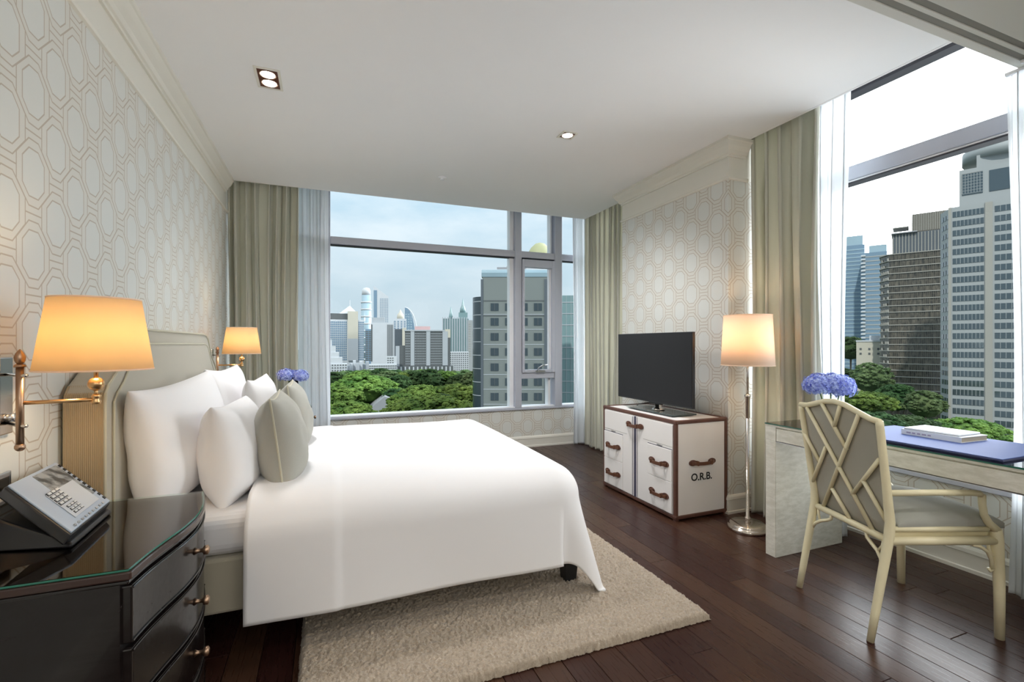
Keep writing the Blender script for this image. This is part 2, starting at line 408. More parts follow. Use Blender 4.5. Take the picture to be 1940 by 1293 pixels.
# window_1: the back wall
w1 = thing('window_1', 'wide back window with aluminium frame, transom and small opening casement', 'window', (0, YB, .44)); w1['kind'] = 'structure'
del w1['category']
def fr(par, mat, *b, name='window_frame', bevel=.004): return B(*b).build(name, M[mat], par, bevel=bevel, seg=1)
y0, y1 = 5.08, 5.17
fr(w1, 'frame', XL, XR+.2, 5.06, 5.2, .44, .465, name='window_sill')
fr(w1, 'framelt', XL, XR+.2, 5.075, 5.2, .465, .478, name='sill_cap')
B(-.76, -.06, 5.135, 5.141, .478, 2.83).build('pane', M['glass'], w1)
fr(w1, 'frame', XL, -.76, 5.06, 5.19, .465, 2.95, name='jamb')
fr(w1, 'frame', -.06, .045, 5.06, 5.19, .465, 2.95, name='jamb')
fr(w1, 'frame', .045, XR+.2, 5.07, 5.15, 2.21, 2.285, name='transom')
fr(w1, 'frame', -.76, -.06, 5.07, 5.15, 2.21, 2.285, name='transom')
fr(w1, 'gasket', .045, XR+.2, 5.085, 5.16, 2.20, 2.21, name='gasket')
fr(w1, 'framelt', 1.985, 2.035, 5.11, 5.2, .478, 2.95, name='reveal')
fr(w1, 'frame', 2.035, 2.115, 5.06, 5.2, .465, 2.95, name='mullion')
fr(w1, 'framelt', 2.505, 2.525, 5.11, 5.2, 2.285, 2.95, name='reveal')
fr(w1, 'frame', 2.545, 2.64, 5.06, 5.2, .465, 2.95, name='mullion')
fr(w1, 'frame', 2.115, 2.545, 5.07, 5.17, .80, .87, name='rail')
fr(w1, 'frame', XR+.0, XR+.2, 5.06, 5.28, .465, 2.95, name='corner_post')
fr(w1, 'frame', .045, XR+.2, 5.08, 5.16, 2.83, 2.95, name='head')
cs = MB(); cs.box(2.12, 2.15, 5.05, 5.12, .87, 2.19).box(2.50, 2.54, 5.05, 5.12, .87, 2.19).box(2.15, 2.50, 5.05, 5.12, .87, .905).box(2.15, 2.50, 5.05, 5.12, 2.10, 2.19)
cs_o = cs.build('casement', M['frame'], w1, bevel=.004, seg=1)
B(2.475, 2.50, 5.08, 5.13, .905, 2.10).build('casement_reveal', M['framelt'], cs_o)
B(2.48, 2.505, 5.11, 5.2, .478, .80).build('reveal', M['framelt'], w1)
hd = MB(); hd.box(2.28, 2.40, 5.035, 5.05, .875, .895); hd.tube([(2.30, 5.035, .89), (2.31, 5.01, .93), (2.35, 5.0, .955), (2.42, 5.0, .965)], .008, 8)
hd.build('casement_handle', M['steel'], cs_o)
for a, b, c, d in [(.045, 1.985, .478, 2.20), (2.15, 2.475, .905, 2.10), (2.115, 2.48, .478, .80), (2.64, XR, .478, 2.20), (.045, 1.985, 2.285, 2.83), (2.115, 2.505, 2.285, 2.83), (2.64, XR, 2.285, 2.83)]:
    B(a, b, 5.135, 5.141, c, d).build('pane', M['glass'], w1)
# window_2 and window_3 on the right wall
def rwin(name, label, ya, yb):
    o = thing(name, label, 'window', (XR, ya, .44)); o['kind'] = 'structure'; del o['category']
    fr(o, 'frame', XR-.02, XR+.14, ya, yb, .44, .468, name='window_sill')
    fr(o, 'frame', XR, XR+.10, ya, yb, 2.27, 2.36, name='transom')
    fr(o, 'gasket', XR+.01, XR+.09, ya, yb, 2.248, 2.258, name='gasket')
    fr(o, 'framelt', XR+.01, XR+.09, ya, yb, 2.258, 2.27, name='transom_lip')
    fr(o, 'framelt', XR-.02, XR+.1, ya, yb, 2.845, 2.95, name='head')
    fr(o, 'gasket', XR, XR+.09, ya, yb, 2.825, 2.845, name='head_gasket')
    n = max(1, round((yb-ya)/2.6)); st = (yb-ya)/n
    for k in range(n):
        a = ya+k*st; b = a+st
        B(XR+.05, XR+.056, a, b, .468, 2.248).build('pane', M['glass'], o); B(XR+.05, XR+.056, a, b, 2.36, 2.83).build('pane', M['glass'], o)
        if k: fr(o, 'frame', XR-.02, XR+.12, a-.035, a+.035, .44, 2.95, name='mullion')
    return o
rwin('window_2', 'tall window behind the desk with a grey transom', .35, 2.565)
struct(B(XR, XR+.2, -3.1, .35, .44, 2.95).build('wall_right_light_block', M['paint']))  # unseen solid wall, added to keep daylight off the bed's near side
rwin('window_3', 'corner window behind the far right drape', 3.853, 5.08)

# ------------------------------------------------------------------ exterior
GZ = -40.0
def at(px, d):
    l = (px-970)/FPX*d; return (C_*l+S_*d, C_*d-S_*l)
def zat(py, d): return 1.2+(653-py)*d/FPX
M['ground'] = plain('city_ground', (.085, .095, .075), .9, var=.3, scale=.02)
g = B(-3000, 3000, 20, 4000, GZ-1, GZ).build('ground', M['ground']); struct(g)
def mats(n, c, r=.6, **k): M[n] = plain(n, c, r, scale=.15, **k)
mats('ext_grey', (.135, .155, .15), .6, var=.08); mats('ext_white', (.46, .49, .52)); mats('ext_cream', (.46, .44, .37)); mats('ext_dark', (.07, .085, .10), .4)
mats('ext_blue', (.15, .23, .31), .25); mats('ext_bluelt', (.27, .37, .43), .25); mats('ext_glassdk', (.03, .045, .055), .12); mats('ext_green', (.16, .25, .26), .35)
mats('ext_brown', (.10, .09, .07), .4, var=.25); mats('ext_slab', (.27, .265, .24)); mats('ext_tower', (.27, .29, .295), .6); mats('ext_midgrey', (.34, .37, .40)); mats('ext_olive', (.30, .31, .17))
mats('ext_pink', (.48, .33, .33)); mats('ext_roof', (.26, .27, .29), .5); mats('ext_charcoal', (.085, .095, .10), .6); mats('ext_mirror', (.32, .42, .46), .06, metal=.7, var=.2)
M['ext_brownglass'] = NM('brown_glass'); _m = M['ext_brownglass']; _f = _m.noise(.9, 2, .6, stretch=(1, 1, .3)); _m.set(color=_m.mix(_m.ramp(_f, .35, .65), (.028, .028, .025), (.12, .108, .085)), rough=.2); M['ext_brownglass'] = _m.m
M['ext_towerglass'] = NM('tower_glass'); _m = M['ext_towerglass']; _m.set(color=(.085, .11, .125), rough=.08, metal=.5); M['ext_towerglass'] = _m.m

def bldg(name, label, px0, px1, d, yaw=0, cat='building', group=None):
    """local frame: x to the right across the front, y away from the room, z up from the ground; returns the empty, its width"""
    x, y = at((px0+px1)/2, d)
    vx = math.atan2(x, y)
    o = thing(name, label, cat, (x, y, GZ), -vx+yaw, group)
    return o, (px1-px0)/FPX*d/ (math.cos(yaw) if abs(yaw) < 1 else 1)*math.cos(math.atan((( px0+px1)/2-970)/FPX))
def LB(par, name, mat, *b, kind=None, bevel=0): return B(*b).build(name, M[mat] if isinstance(mat, str) else mat, par, world=False, kind=kind, bevel=bevel)
def winrows(par, mat, W, z0, z1, rows, cols, fx=.6, fz=.55, y=-.05, x0=None, x1=None, name='windows'):
    mb = MB(); xa = -W/2 if x0 is None else x0; xb = W/2 if x1 is None else x1
    cw = (xb-xa)/cols; rh = (z1-z0)/rows
    for i in range(rows):
        for j in range(cols):
            cx_ = xa+(j+.5)*cw; cz = z0+(i+.5)*rh
            mb.box(cx_-cw*fx/2, cx_+cw*fx/2, y-.15, y+.3, cz-rh*fz/2, cz+rh*fz/2)
    return mb.build(name, M[mat], par, world=False, kind='stuff')
def H(py, d): return zat(py, d)-GZ

# the grey concrete office block close by, seen through the back window
d = 102; o, W = bldg('office_block', 'near grey concrete office block with square dark windows outside the back window', 914, 1046, d)
zt = H(525, d)
body = MB().box(-W/2, W/2, 0, 14, 0, zt); body.build('wall', M['ext_grey'], o, world=False)
MB().box(-W/2+.1, W/2-.1, -.1, .1, zt-5.2, zt-5.0).box(-W/2+.1, W/2-.1, -.1, .1, zt-8.4, zt-8.25).build('joint_line', M['ext_charcoal'], o, world=False)
pr = [(0, 0), (0, .9), (.35, 1.5), (1.2, 1.8), (14, 1.8), (14, 0)]
MB().prism([(p[0]-.1, zt+p[1]) for p in pr], 'x', -W/2-.2, W/2+.2).build('parapet', M['ext_mirror'], o, world=False)
LB(o, 'roof_plant', 'ext_white', -W/2+5, W/2-1, 4, 11, zt+1.8, zt+3.0)
LB(o, 'pipe_rack', 'ext_roof', -W/2+3, 2, 3, 3.5, zt+1.8, zt+2.6)
wm = MB().box(-.1, 2.85/1, -.06, .25, 0, 2.3) if False else None
pw_ = (30/FPX*d)*math.cos(0)
mb = MB()
for r_ in (596, 624.5, 653, 681.5, 710, 738, 766.5, 795): mb.box(-W/2+.2, W/2-1.7, -.06, .05, H(r_, d)-.06, H(r_, d)+.06)
mb.build('joint_line', M['ext_midgrey'], o, world=False, kind='stuff')
frm = MB().box(-1.55, 1.55, -.04, .02, -1.25, 1.25).mesh('window_surround', M['ext_midgrey'])
pn = MB().box(-1.25, 1.25, -.10, -.03, -1.05, 1.05).mesh('window_pane', M['ext_glassdk'])
ml = MB().box(-.05, .05, -.14, -.10, -1.05, 1.05).mesh('window_bar', M['ext_charcoal'])
rowpx = [582, 610, 638.5, 667, 696, 724, 752, 781, 809]
colpx = [937, 964.5, 992, 1019]
for r_ in rowpx:
    for c_x in colpx:
        lx = (c_x-980)/FPX*d
        e = D.objects.new('window', pn); COL.objects.link(e); e.parent = o; e.location = (lx, 0, H(r_, d)); e.scale = (.68, 1, .76)
        e2 = D.objects.new('window_bar', ml); COL.objects.link(e2); e2.parent = e
LB(o, 'corner_strip', 'ext_dark', -W/2-.35, -W/2+.15, -.15, 1, 0, zt-.5)
LB(o, 'side_glazing', 'ext_dark', W/2-1.7, W/2+.05, -.12, 14, 0, zt-.5)
# its dome-topped neighbour
d = 150; o, W = bldg('domed_tower', 'olive domed tower top rising behind the grey office block', 996, 1050, d)
zt = H(487, d); LB(o, 'wall', 'ext_bluelt', -W/2, W/2, 0, 8, 0, zt-3); LB(o, 'cornice', 'ext_white', -W/2-.3, W/2+.3, -.3, 8.3, zt-3, zt-2)
mb = MB(); mb.lathe([(W/2, -2), (W/2*.98, 0), (W/2*.9, 1.8), (W/2*.66, 3.6), (W/2*.35, 4.9), (.02, 5.4)], (0, 4, zt), 24); mb.build('dome', M['ext_olive'], o, world=False)
LB(o, 'column', 'ext_cream', 1.0, 2.6, -.6, 0, zt-12, zt-3); winrows(o, 'ext_blue', W, zt-8, zt-3.2, 2, 7)
# dark glass block hugging the office block
d = 112; o, W = bldg('glass_block', 'dark curved glass block on the left flank of the grey office block', 897, 917, d)
mb = MB(); pts = [(W*.55*math.cos(a)*-1.6+W*.3, W*2.4-W*2.4*math.sin(a)) for a in [PI/2*k/8 for k in range(9)]]
poly = [(W*.7, 0)]+[(W*.7-(W*1.3)*math.sin(PI/2*k/8), W*1.6*(1-math.cos(PI/2*k/8))) for k in range(9)]+[(W*.7, W*1.6)]
mb.prism(poly, 'z', 0, H(562, d)); mb.build('wall', M['ext_glassdk'], o, world=False)
mb = MB()
for k in range(16): mb.prism([(p[0]*1.01, p[1]-.06) for p in poly], 'z', H(562, d)-1.2-k*3.2, H(562, d)-1.05-k*3.2)
mb.build('floor_lines', M['ext_midgrey'], o, world=False, kind='stuff')
d = 130; o, W = bldg('glass_block', 'teal glass block just right of the opening casement', 1064, 1100, d)
LB(o, 'wall', 'ext_green', -W/2, W/2, 0, 10, 0, H(560, d)); mb = MB()
for k in range(18): mb.box(-W/2, W/2, -.1, .1, H(560, d)-2-k*3.1, H(560, d)-1.8-k*3.1)
for k in range(5): mb.box(-W/2+k*W/4-.05, -W/2+k*W/4+.05, -.12, .1, 0, H(560, d))
mb.build('mullions', M['ext_midgrey'], o, world=False, kind='stuff')

# skyline through the back window
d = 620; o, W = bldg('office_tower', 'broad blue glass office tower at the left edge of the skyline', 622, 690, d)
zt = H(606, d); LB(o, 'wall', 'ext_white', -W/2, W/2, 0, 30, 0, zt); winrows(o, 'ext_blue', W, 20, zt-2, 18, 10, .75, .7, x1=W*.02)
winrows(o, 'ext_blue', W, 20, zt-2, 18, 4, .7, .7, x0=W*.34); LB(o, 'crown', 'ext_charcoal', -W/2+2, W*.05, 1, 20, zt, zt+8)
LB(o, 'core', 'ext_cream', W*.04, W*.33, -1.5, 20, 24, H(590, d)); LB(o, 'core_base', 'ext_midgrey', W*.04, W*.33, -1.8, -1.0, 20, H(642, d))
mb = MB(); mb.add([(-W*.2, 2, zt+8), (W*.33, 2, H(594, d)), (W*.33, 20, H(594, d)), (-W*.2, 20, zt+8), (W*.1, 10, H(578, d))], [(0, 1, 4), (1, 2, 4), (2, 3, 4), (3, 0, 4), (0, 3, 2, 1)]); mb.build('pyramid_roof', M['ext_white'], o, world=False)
MB().tube([(W*.1, 10, H(580, d)), (W*.1, 10, H(567, d))], .6, 6).build('mast', M['ext_white'], o, world=False)
d = 430; o, W = bldg('stepped_building', 'white stepped pyramid-like building low at the left of the back view', 612, 658, d)
for i, (f, p_) in enumerate([(1, 690), (.8, 678), (.66, 668), (.52, 656), (.36, 644), (.22, 634)]): LB(o, 'tier', 'ext_white', -W/2, -W/2+W*f, i*1.0, 18, (H(700, d) if i == 0 else 0)*0, H(p_, d))
winrows(o, 'ext_charcoal', W, H(705, d), H(690, d), 3, 9, .5, .5)
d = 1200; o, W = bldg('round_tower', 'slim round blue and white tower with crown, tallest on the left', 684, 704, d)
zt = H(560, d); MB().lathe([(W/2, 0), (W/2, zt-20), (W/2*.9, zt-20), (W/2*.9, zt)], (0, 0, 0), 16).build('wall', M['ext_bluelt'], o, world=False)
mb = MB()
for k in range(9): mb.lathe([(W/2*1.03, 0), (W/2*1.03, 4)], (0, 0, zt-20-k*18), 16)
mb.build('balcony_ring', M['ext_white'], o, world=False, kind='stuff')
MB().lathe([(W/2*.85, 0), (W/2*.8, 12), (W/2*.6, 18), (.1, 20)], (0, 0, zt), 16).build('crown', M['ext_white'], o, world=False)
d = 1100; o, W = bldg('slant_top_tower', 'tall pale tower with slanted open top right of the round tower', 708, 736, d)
zt = H(562, d); MB().prism([(-W/2, 0), (W/2, 0), (W/2, zt), (-W/2, zt+24)], 'y', 0, 25).build('wall', M['ext_white'], o, world=False)
winrows(o, 'ext_blue', W, 60, zt-4, 30, 5, .6, .5, x0=-W*.1); LB(o, 'dark_strip', 'ext_blue', -W/2, -W*.28, -.8, 2, 40, zt+14)
d = 540; o, W = bldg('striped_tower', 'white tower with vertical stripes at the centre left of the skyline', 703, 746, d)
zt = H(612, d); LB(o, 'wall', 'ext_white', -W/2, W/2, 0, 25, 0, zt); LB(o, 'roof_block', 'ext_midgrey', -W/2+1, W*.1, 2, 20, zt, zt+6)
mb = MB()
for k in range(5): mb.box(W*.22+k*W*.055, W*.22+k*W*.055+W*.025, -.3, .2, 22, zt-2)
mb.box(-W*.5, -W*.44, -.3, .2, 22, zt-2); mb.build('stripe', M['ext_charcoal'], o, world=False, kind='stuff')
d = 600; o, W = bldg('slab_tower', 'narrow dark blue glass slab between the left office tower and striped tower', 692, 704, d)
zt = H(624, d); LB(o, 'wall', 'ext_blue', -W/2, W/2, 0, 20, 0, zt); winrows(o, 'ext_charcoal', W, 20, zt-2, 16, 2, .8, .6)
d = 700; o, W = bldg('twin_block', 'pale office block with dark bands behind the charcoal hotel', 745, 770, d)
zt = H(604, d); LB(o, 'wall', 'ext_white', -W/2, W/2, 0, 20, 0, zt); LB(o, 'lower_wing', 'ext_dark', -W/2+2, W/2, -2, 0, 0, H(624, d)); LB(o, 'stair_core', 'ext_cream', W*.18, W*.5, -3, -2, 0, H(622, d))
MB().lathe([(W*.28, 0), (W*.25, 6), (W*.1, 10), (.1, 14)], (W*.05, 8, zt), 12).build('cupola', M['ext_cream'], o, world=False); winrows(o, 'ext_blue', W, H(624, d), zt-3, 5, 4, .5, .6)
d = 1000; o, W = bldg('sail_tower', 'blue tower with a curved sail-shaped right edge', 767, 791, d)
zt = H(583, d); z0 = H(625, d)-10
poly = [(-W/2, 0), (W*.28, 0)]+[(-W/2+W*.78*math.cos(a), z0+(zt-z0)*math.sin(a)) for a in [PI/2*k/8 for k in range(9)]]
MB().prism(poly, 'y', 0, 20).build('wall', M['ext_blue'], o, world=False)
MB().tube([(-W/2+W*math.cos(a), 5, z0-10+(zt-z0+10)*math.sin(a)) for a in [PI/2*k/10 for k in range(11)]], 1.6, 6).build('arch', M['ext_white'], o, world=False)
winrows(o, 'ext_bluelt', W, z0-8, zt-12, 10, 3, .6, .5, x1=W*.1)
d = 470; o, W = bldg('charcoal_hotel', 'charcoal hotel block with three pale vertical strips in the middle of the skyline', 756, 853, d)
zt = H(628, d); xs = lambda p: (p-804.5)/FPX*d
LB(o, 'wall', 'ext_charcoal', xs(768), xs(853), 0, 25, 0, zt); LB(o, 'side_wing', 'ext_charcoal', xs(757), xs(770), 1, 22, 0, H(655, d)); LB(o, 'roof_slab', 'ext_midgrey', xs(767), xs(843), -.8, 24, zt, zt+1.4)
for a, b in ((778.5, 785.5), (807.5, 815), (838, 848)): LB(o, 'pale_strip', 'ext_midgrey', xs(a), xs(b), -.6, 0, H(693, d), zt)
LB(o, 'wing_strip', 'ext_midgrey', xs(751), xs(758), .6, 18, 0, H(656, d))
for a, b, n in ((769, 778, 4), (786, 807, 8), (815.5, 837.5, 8)): winrows(o, 'ext_midgrey', 1, H(692, d), zt-1, 13, n, .42, .42, x0=xs(a), x1=xs(b), y=-.1)
LB(o, 'podium', 'ext_charcoal', xs(748), xs(858), -3, 25, H(706, d)*0, H(694, d)); winrows(o, 'ext_white', 1, H(704, d), H(694.5, d), 1, 14, .3, .9, x0=xs(750), x1=xs(856), y=-3.1, name='podium_pier')
LB(o, 'end_bay', 'ext_cream', xs(843), xs(853), -.2, 10, H(640, d), H(624, d))
LB(o, 'roof_pavilion', 'ext_pink', xs(786), xs(815), 4, 16, zt+1.4, zt+5)
d = 640; o, W = bldg('ribbed_tower', 'dark green ribbed office tower crowned by two spires', 838, 888, d)
zt = H(604, d); LB(o, 'wall', 'ext_green', -W/2, W/2, 0, 25, 0, zt); mb = MB()
for k in range(11): mb.box(-W/2+k*W/11, -W/2+k*W/11+W/28, -.8, .2, 20, zt+2)
mb.build('rib', M['ext_midgrey'], o, world=False, kind='stuff')
LB(o, 'crown_base', 'ext_green', W*.12, W*.46, 4, 18, zt, H(592, d)); MB().lathe([(W*.12, 0), (W*.1, 6), (W*.05, 10), (.1, 20)], (W*.28, 10, H(592, d)), 8).build('spire', M['ext_green'], o, world=False)
MB().lathe([(W*.09, 0), (W*.07, 5), (.1, 17)], (-W*.18, 10, zt), 8).build('spire', M['ext_green'], o, world=False)
d = 560; o, W = bldg('apartment_block', 'white low apartment block below the ribbed green tower', 852, 888, d)
LB(o, 'wall', 'ext_white', -W/2, W/2, 0, 15, 0, H(667, d)); winrows(o, 'ext_charcoal', W, H(703, d), H(668, d), 9, 9, .5, .5)
d = 600; o, W = bldg('pale_tower', 'plain pale green-grey tower beside the dark curved glass block', 886, 902, d)
LB(o, 'wall', 'ext_tower', -W/2, W/2, 0, 15, 0, H(607, d)); winrows(o, 'ext_slab', W, 25, H(612, d), 14, 2, .5, .3)
d = 445; o, W = bldg('low_office', 'white low office with long window bands in front of the striped tower', 699, 752, d)
LB(o, 'wall', 'ext_white', -W/2, W/2, 0, 15, 0, H(691, d)); winrows(o, 'ext_charcoal', W, H(704, d), H(692, d), 3, 12, .8, .4); LB(o, 'penthouse', 'ext_white', W*.12, W*.5, 2, 12, H(691, d), H(676, d)); winrows(o, 'ext_charcoal', W, H(690, d), H(677, d), 3, 3, .6, .4, x0=W*.14, x1=W*.4, y=1.95)
d = 460; o, W = bldg('low_houses', 'cluster of low white rooftops behind the park trees at left', 656, 700, d)
for i in range(7): LB(o, 'house', 'ext_white' if i % 3 else 'ext_midgrey', -W/2+i*W/7, -W/2+(i+.9)*W/7, (i % 3)*3, 12+(i % 3)*3, 0, H(694-(i*5) % 11, d))
# right-hand towers
d = 233; o, W = bldg('brown_tower', 'brown glazed residential tower with thin pale floor slabs', 1664, 1782, d, yaw=0)
xs = lambda p: (p-1723)/FPX*d*.75
zt = H(480, d)
ch = 6.0
poly = [(xs(1664), 7), (xs(1683), 0), (W*.62, 0), (W*.62, 26), (xs(1664), 26)]
MB().prism(poly, 'z', 0, zt).build('wall', M['ext_brownglass'], o, world=False)
pol2 = [(p[0]+(-.5 if p[0] < 0 else .3), p[1]+(-.5 if p[1] < 10 else .3)) for p in poly]
sl = MB().prism(pol2, 'z', 0, .38).mesh('floor_slab', M['ext_slab'])
nf = 24
for k in range(nf):
    e = D.objects.new('floor_slab', sl); COL.objects.link(e); e.parent = o; e.location = (0, 0, zt-k*3.22)
mb = MB()
for k in range(30):
    x = xs(1686)+k*(W*.62-xs(1686))/30
    for f in range(nf):
        if rng.random() < .75: mb.box(x, x+.16, -.35, .1, zt-(f+1)*3.22, zt-f*3.22)
mb.build('mullion', M['ext_brown'], o, world=False, kind='stuff')
mb = MB()
for f in range(nf-1):
    for k in range(4):
        if rng.random() < .6:
            a = xs(1666)+k*(xs(1683)-xs(1666))/4; mb.box(a, a+.7, 7-(k+1)*1.75-.3, 7-k*1.75-.3, zt-(f+1)*3.22+.3, zt-(f+1)*3.22+1.6)
mb.build('balcony_screen', M['ext_slab'], o, world=False, kind='stuff')
mb = MB()
for k in range(16): x = xs(1690)+k*(W*.55-xs(1690))/16; mb.box(x, x+.3, 1.7, 2.1, zt, H(441, d))
for k in range(20): x = xs(1729)+k*(W*.6-xs(1729))/20; mb.box(x, x+.25, 2.8, 3.1, H(438, d), H(405, d))
mb.build('fin', M['ext_slab'], o, world=False, kind='stuff')
LB(o, 'penthouse', 'ext_dark', xs(1689), W*.55, 2, 20, zt, H(440, d)); LB(o, 'penthouse_roof', 'ext_roof', xs(1687), xs(1738), .5, 20, H(440, d), H(438, d))
LB(o, 'upper_block', 'ext_brown', xs(1728), W*.62, 3, 20, zt, H(405, d)); LB(o, 'roof_canopy', 'ext_slab', xs(1690), xs(1722), 1, 12, H(429, d), H(427.5, d))
d = 160; o, W = bldg('stone_tower', 'pale grey office tower with stepped crown and ribbon windows, tallest on the right', 1776, 1944, d)
cosr = .72; xs = lambda p: (p-1860)/FPX*d*cosr
ztl = H(385, d); zmid = H(366, d); ztop = H(312, d)
poly = [(xs(1776), 9), (xs(1800), 0), (xs(1980), 0), (xs(1980), 22), (xs(1776), 22)]
MB().prism(poly, 'z', 0, ztl).build('wall', M['ext_tower'], o, world=False)
LB(o, 'upper_tier', 'ext_tower', xs(1816), xs(1980), 2.5, 20, ztl, H(312, d)); LB(o, 'crown_tier', 'ext_tower', xs(1850), xs(1980), 5, 18, H(312, d), H(285, d))
MB().lathe([(11, 0), (11, 4), (10, 4), (9.5, 7)], (xs(1905), 14, H(290, d)), 24).build('crown_drum', M['ext_tower'], o, world=False)
LB(o, 'tier_glazing', 'ext_towerglass', xs(1822), xs(1862), 2.3, 2.6, H(362, d), H(322, d)); LB(o, 'tier_glazing', 'ext_towerglass', xs(1874), xs(1940), 2.3, 2.6, H(362, d), H(322, d))
LB(o, 'pilaster', 'ext_slab', xs(1866), xs(1880), -.35, 1, 0, ztl); LB(o, 'pilaster', 'ext_slab', xs(1795), xs(1801), -.35, 1, 0, ztl)
fp = 3.25; rows = 30
band = MB().box(0, 1, -.12, .1, 0, 1.95).mesh('window_band', M['ext_towerglass'])
for r_ in range(rows):
    z = ztl-3.6-r_*fp
    if z < 4: break
    for a, b in ((1804, 1864), (1884, 1975)):
        e = D.objects.new('window_band', band); COL.objects.link(e); e.parent = o; e.location = (xs(a), 0, z); e.scale = (xs(b)-xs(a), 1, 1)
mb = MB()
for r_ in range(rows):
    z = ztl-3.6-r_*fp
    if z < 4: break
    for a, b, n in ((1804, 1864, 8), (1884, 1975, 9)):
        for k in range(1, n):
            x = xs(a)+k*(xs(b)-xs(a))/n; mb.box(x-.06, x+.06, -.2, -.1, z, z+1.95)
mb.build('mullion', M['ext_tower'], o, world=False, kind='stuff')
mb = MB(); ax, ay, bx, by = xs(1779), 7.85, xs(1797), 1.1; nx, ny = -(ay-by), -(bx-ax); ll = math.hypot(nx, ny); nx, ny = nx/ll*.12, ny/ll*.12
for r_ in range(rows):
    z = ztl-3.6-r_*fp
    for k in range(3):
        t0, t1 = k/3+.06, k/3+.27
        p0 = (ax+(bx-ax)*t0, ay+(by-ay)*t0); p1 = (ax+(bx-ax)*t1, ay+(by-ay)*t1)
        mb.add([(p0[0]+nx, p0[1]+ny, z), (p1[0]+nx, p1[1]+ny, z), (p1[0]+nx, p1[1]+ny, z+1.7), (p0[0]+nx, p0[1]+ny, z+1.7),
                (p0[0]-nx, p0[1]-ny, z), (p1[0]-nx, p1[1]-ny, z), (p1[0]-nx, p1[1]-ny, z+1.7), (p0[0]-nx, p0[1]-ny, z+1.7)], [(0, 1, 2, 3), (4, 7, 6, 5), (0, 4, 5, 1), (1, 5, 6, 2), (2, 6, 7, 3), (3, 7, 4, 0)])
mb.build('side_window', M['ext_glassdk'], o, world=False, kind='stuff')
mb = MB()
for k in range(8): mb.box(xs(1822), xs(1862), 2.2, 2.35, H(360, d)+k*1.0, H(360, d)+k*1.0+.12)
for k in range(7): x = xs(1822)+k*(xs(1862)-xs(1822))/7; mb.box(x, x+.12, 2.2, 2.35, H(360, d), H(322, d))
mb.build('glazing_bar', M['ext_tower'], o, world=False, kind='stuff')
d = 420; o, W = bldg('glass_tower', 'pale blue glass tower at the left edge of the right window', 1598, 1638, d)
LB(o, 'wall', 'ext_blue', -W/2, W/2, 0, 25, 0, H(465, d)); LB(o, 'crown', 'ext_bluelt', -W/2, W*.42, 1, 20, H(465, d), H(447, d)); winrows(o, 'ext_bluelt', W, 10, H(470, d), 34, 1, .98, .3)
d = 390; o, W = bldg('glass_tower', 'darker blue glass tower with balconies behind the brown tower', 1632, 1680, d)
LB(o, 'wall', 'ext_blue', -W/2, W/2, 0, 25, 0, H(478, d)); LB(o, 'upper_block', 'ext_bluelt', -W*.2, W*.5, 3, 20, H(478, d), H(464, d)); winrows(o, 'ext_tower', W, 10, H(482, d), 30, 1, .9, .28)
mb = MB()
for k in range(34): mb.box(-W/2-.5, -W/2+2.6, -1.2, .2, 12+k*3.1, 12+k*3.1+1.3)
mb.build('balcony', M['ext_white'], o, world=False, kind='stuff')
d = 260; o, W = bldg('low_block', 'cream low flat-roofed block at the foot of the brown tower', 1622, 1672, d)
LB(o, 'wall', 'ext_cream', -W/2, W/2, 0, 16, 0, H(648, d)); LB(o, 'parapet', 'ext_white', -W/2-.2, W/2+.2, -.3, 16, H(648, d), H(645, d)); winrows(o, 'ext_charcoal', W, H(675, d), H(657, d), 2, 3, .25, .4); LB(o, 'roof_room', 'ext_white', 0, W*.4, 4, 12, H(645, d), H(636, d))
d = 190; o, W = bldg('park_roof', 'grey curved roof of a low hall among the park trees', 698, 750, d)
MB().prism([(-W/2, H(800, d)), (W/2, H(800, d)), (W*.42, H(768, d)), (W*.28, H(755, d)), (W*.1, H(752, d)), (-W*.2, H(764, d)), (-W/2, H(777, d))], 'y', 0, 30).build('roof', M['ext_roof'], o, world=False)

# trees ------------------------------------------------------------
def undergrowth():
    from mathutils import noise as nz_
    xs_, ys_ = np.linspace(-260, 520, 200), np.linspace(48, 470, 120); P = np.zeros((200, 120, 3))
    for i, x in enumerate(xs_):
        for j, y in enumerate(ys_):
            q = nz_.noise(Vector((x/16, y/16, 0)))*3.0+nz_.noise(Vector((x/5, y/5, 3)))*2.0+random.uniform(-.6, .6)
            P[i, j] = (x+random.uniform(-1, 1), y+random.uniform(-1, 1), GZ+5+q)
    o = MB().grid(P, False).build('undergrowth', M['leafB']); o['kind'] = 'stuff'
    tag(o, 'dense low shrubs and undergrowth filling the park beneath the trees', 'shrubs')
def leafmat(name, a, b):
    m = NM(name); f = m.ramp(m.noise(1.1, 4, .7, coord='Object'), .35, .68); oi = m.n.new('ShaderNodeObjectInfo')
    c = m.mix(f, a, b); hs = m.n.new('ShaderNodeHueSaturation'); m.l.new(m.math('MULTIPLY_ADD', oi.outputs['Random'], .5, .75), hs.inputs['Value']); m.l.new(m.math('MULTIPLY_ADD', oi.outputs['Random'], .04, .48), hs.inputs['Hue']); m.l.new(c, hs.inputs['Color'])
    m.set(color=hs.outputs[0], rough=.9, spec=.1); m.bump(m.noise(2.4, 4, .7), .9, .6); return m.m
M['leafA'] = leafmat('bright_foliage', (.025, .06, .012), (.125, .185, .04)); M['leafB'] = leafmat('deep_foliage', (.01, .03, .01), (.055, .095, .035)); M['leafC'] = leafmat('pale_foliage', (.035, .065, .025), (.12, .165, .07))  # bright, deep and pale greens, one for each crown kind
M['bark'] = plain('bark', (.10, .08, .06), .9)
undergrowth()
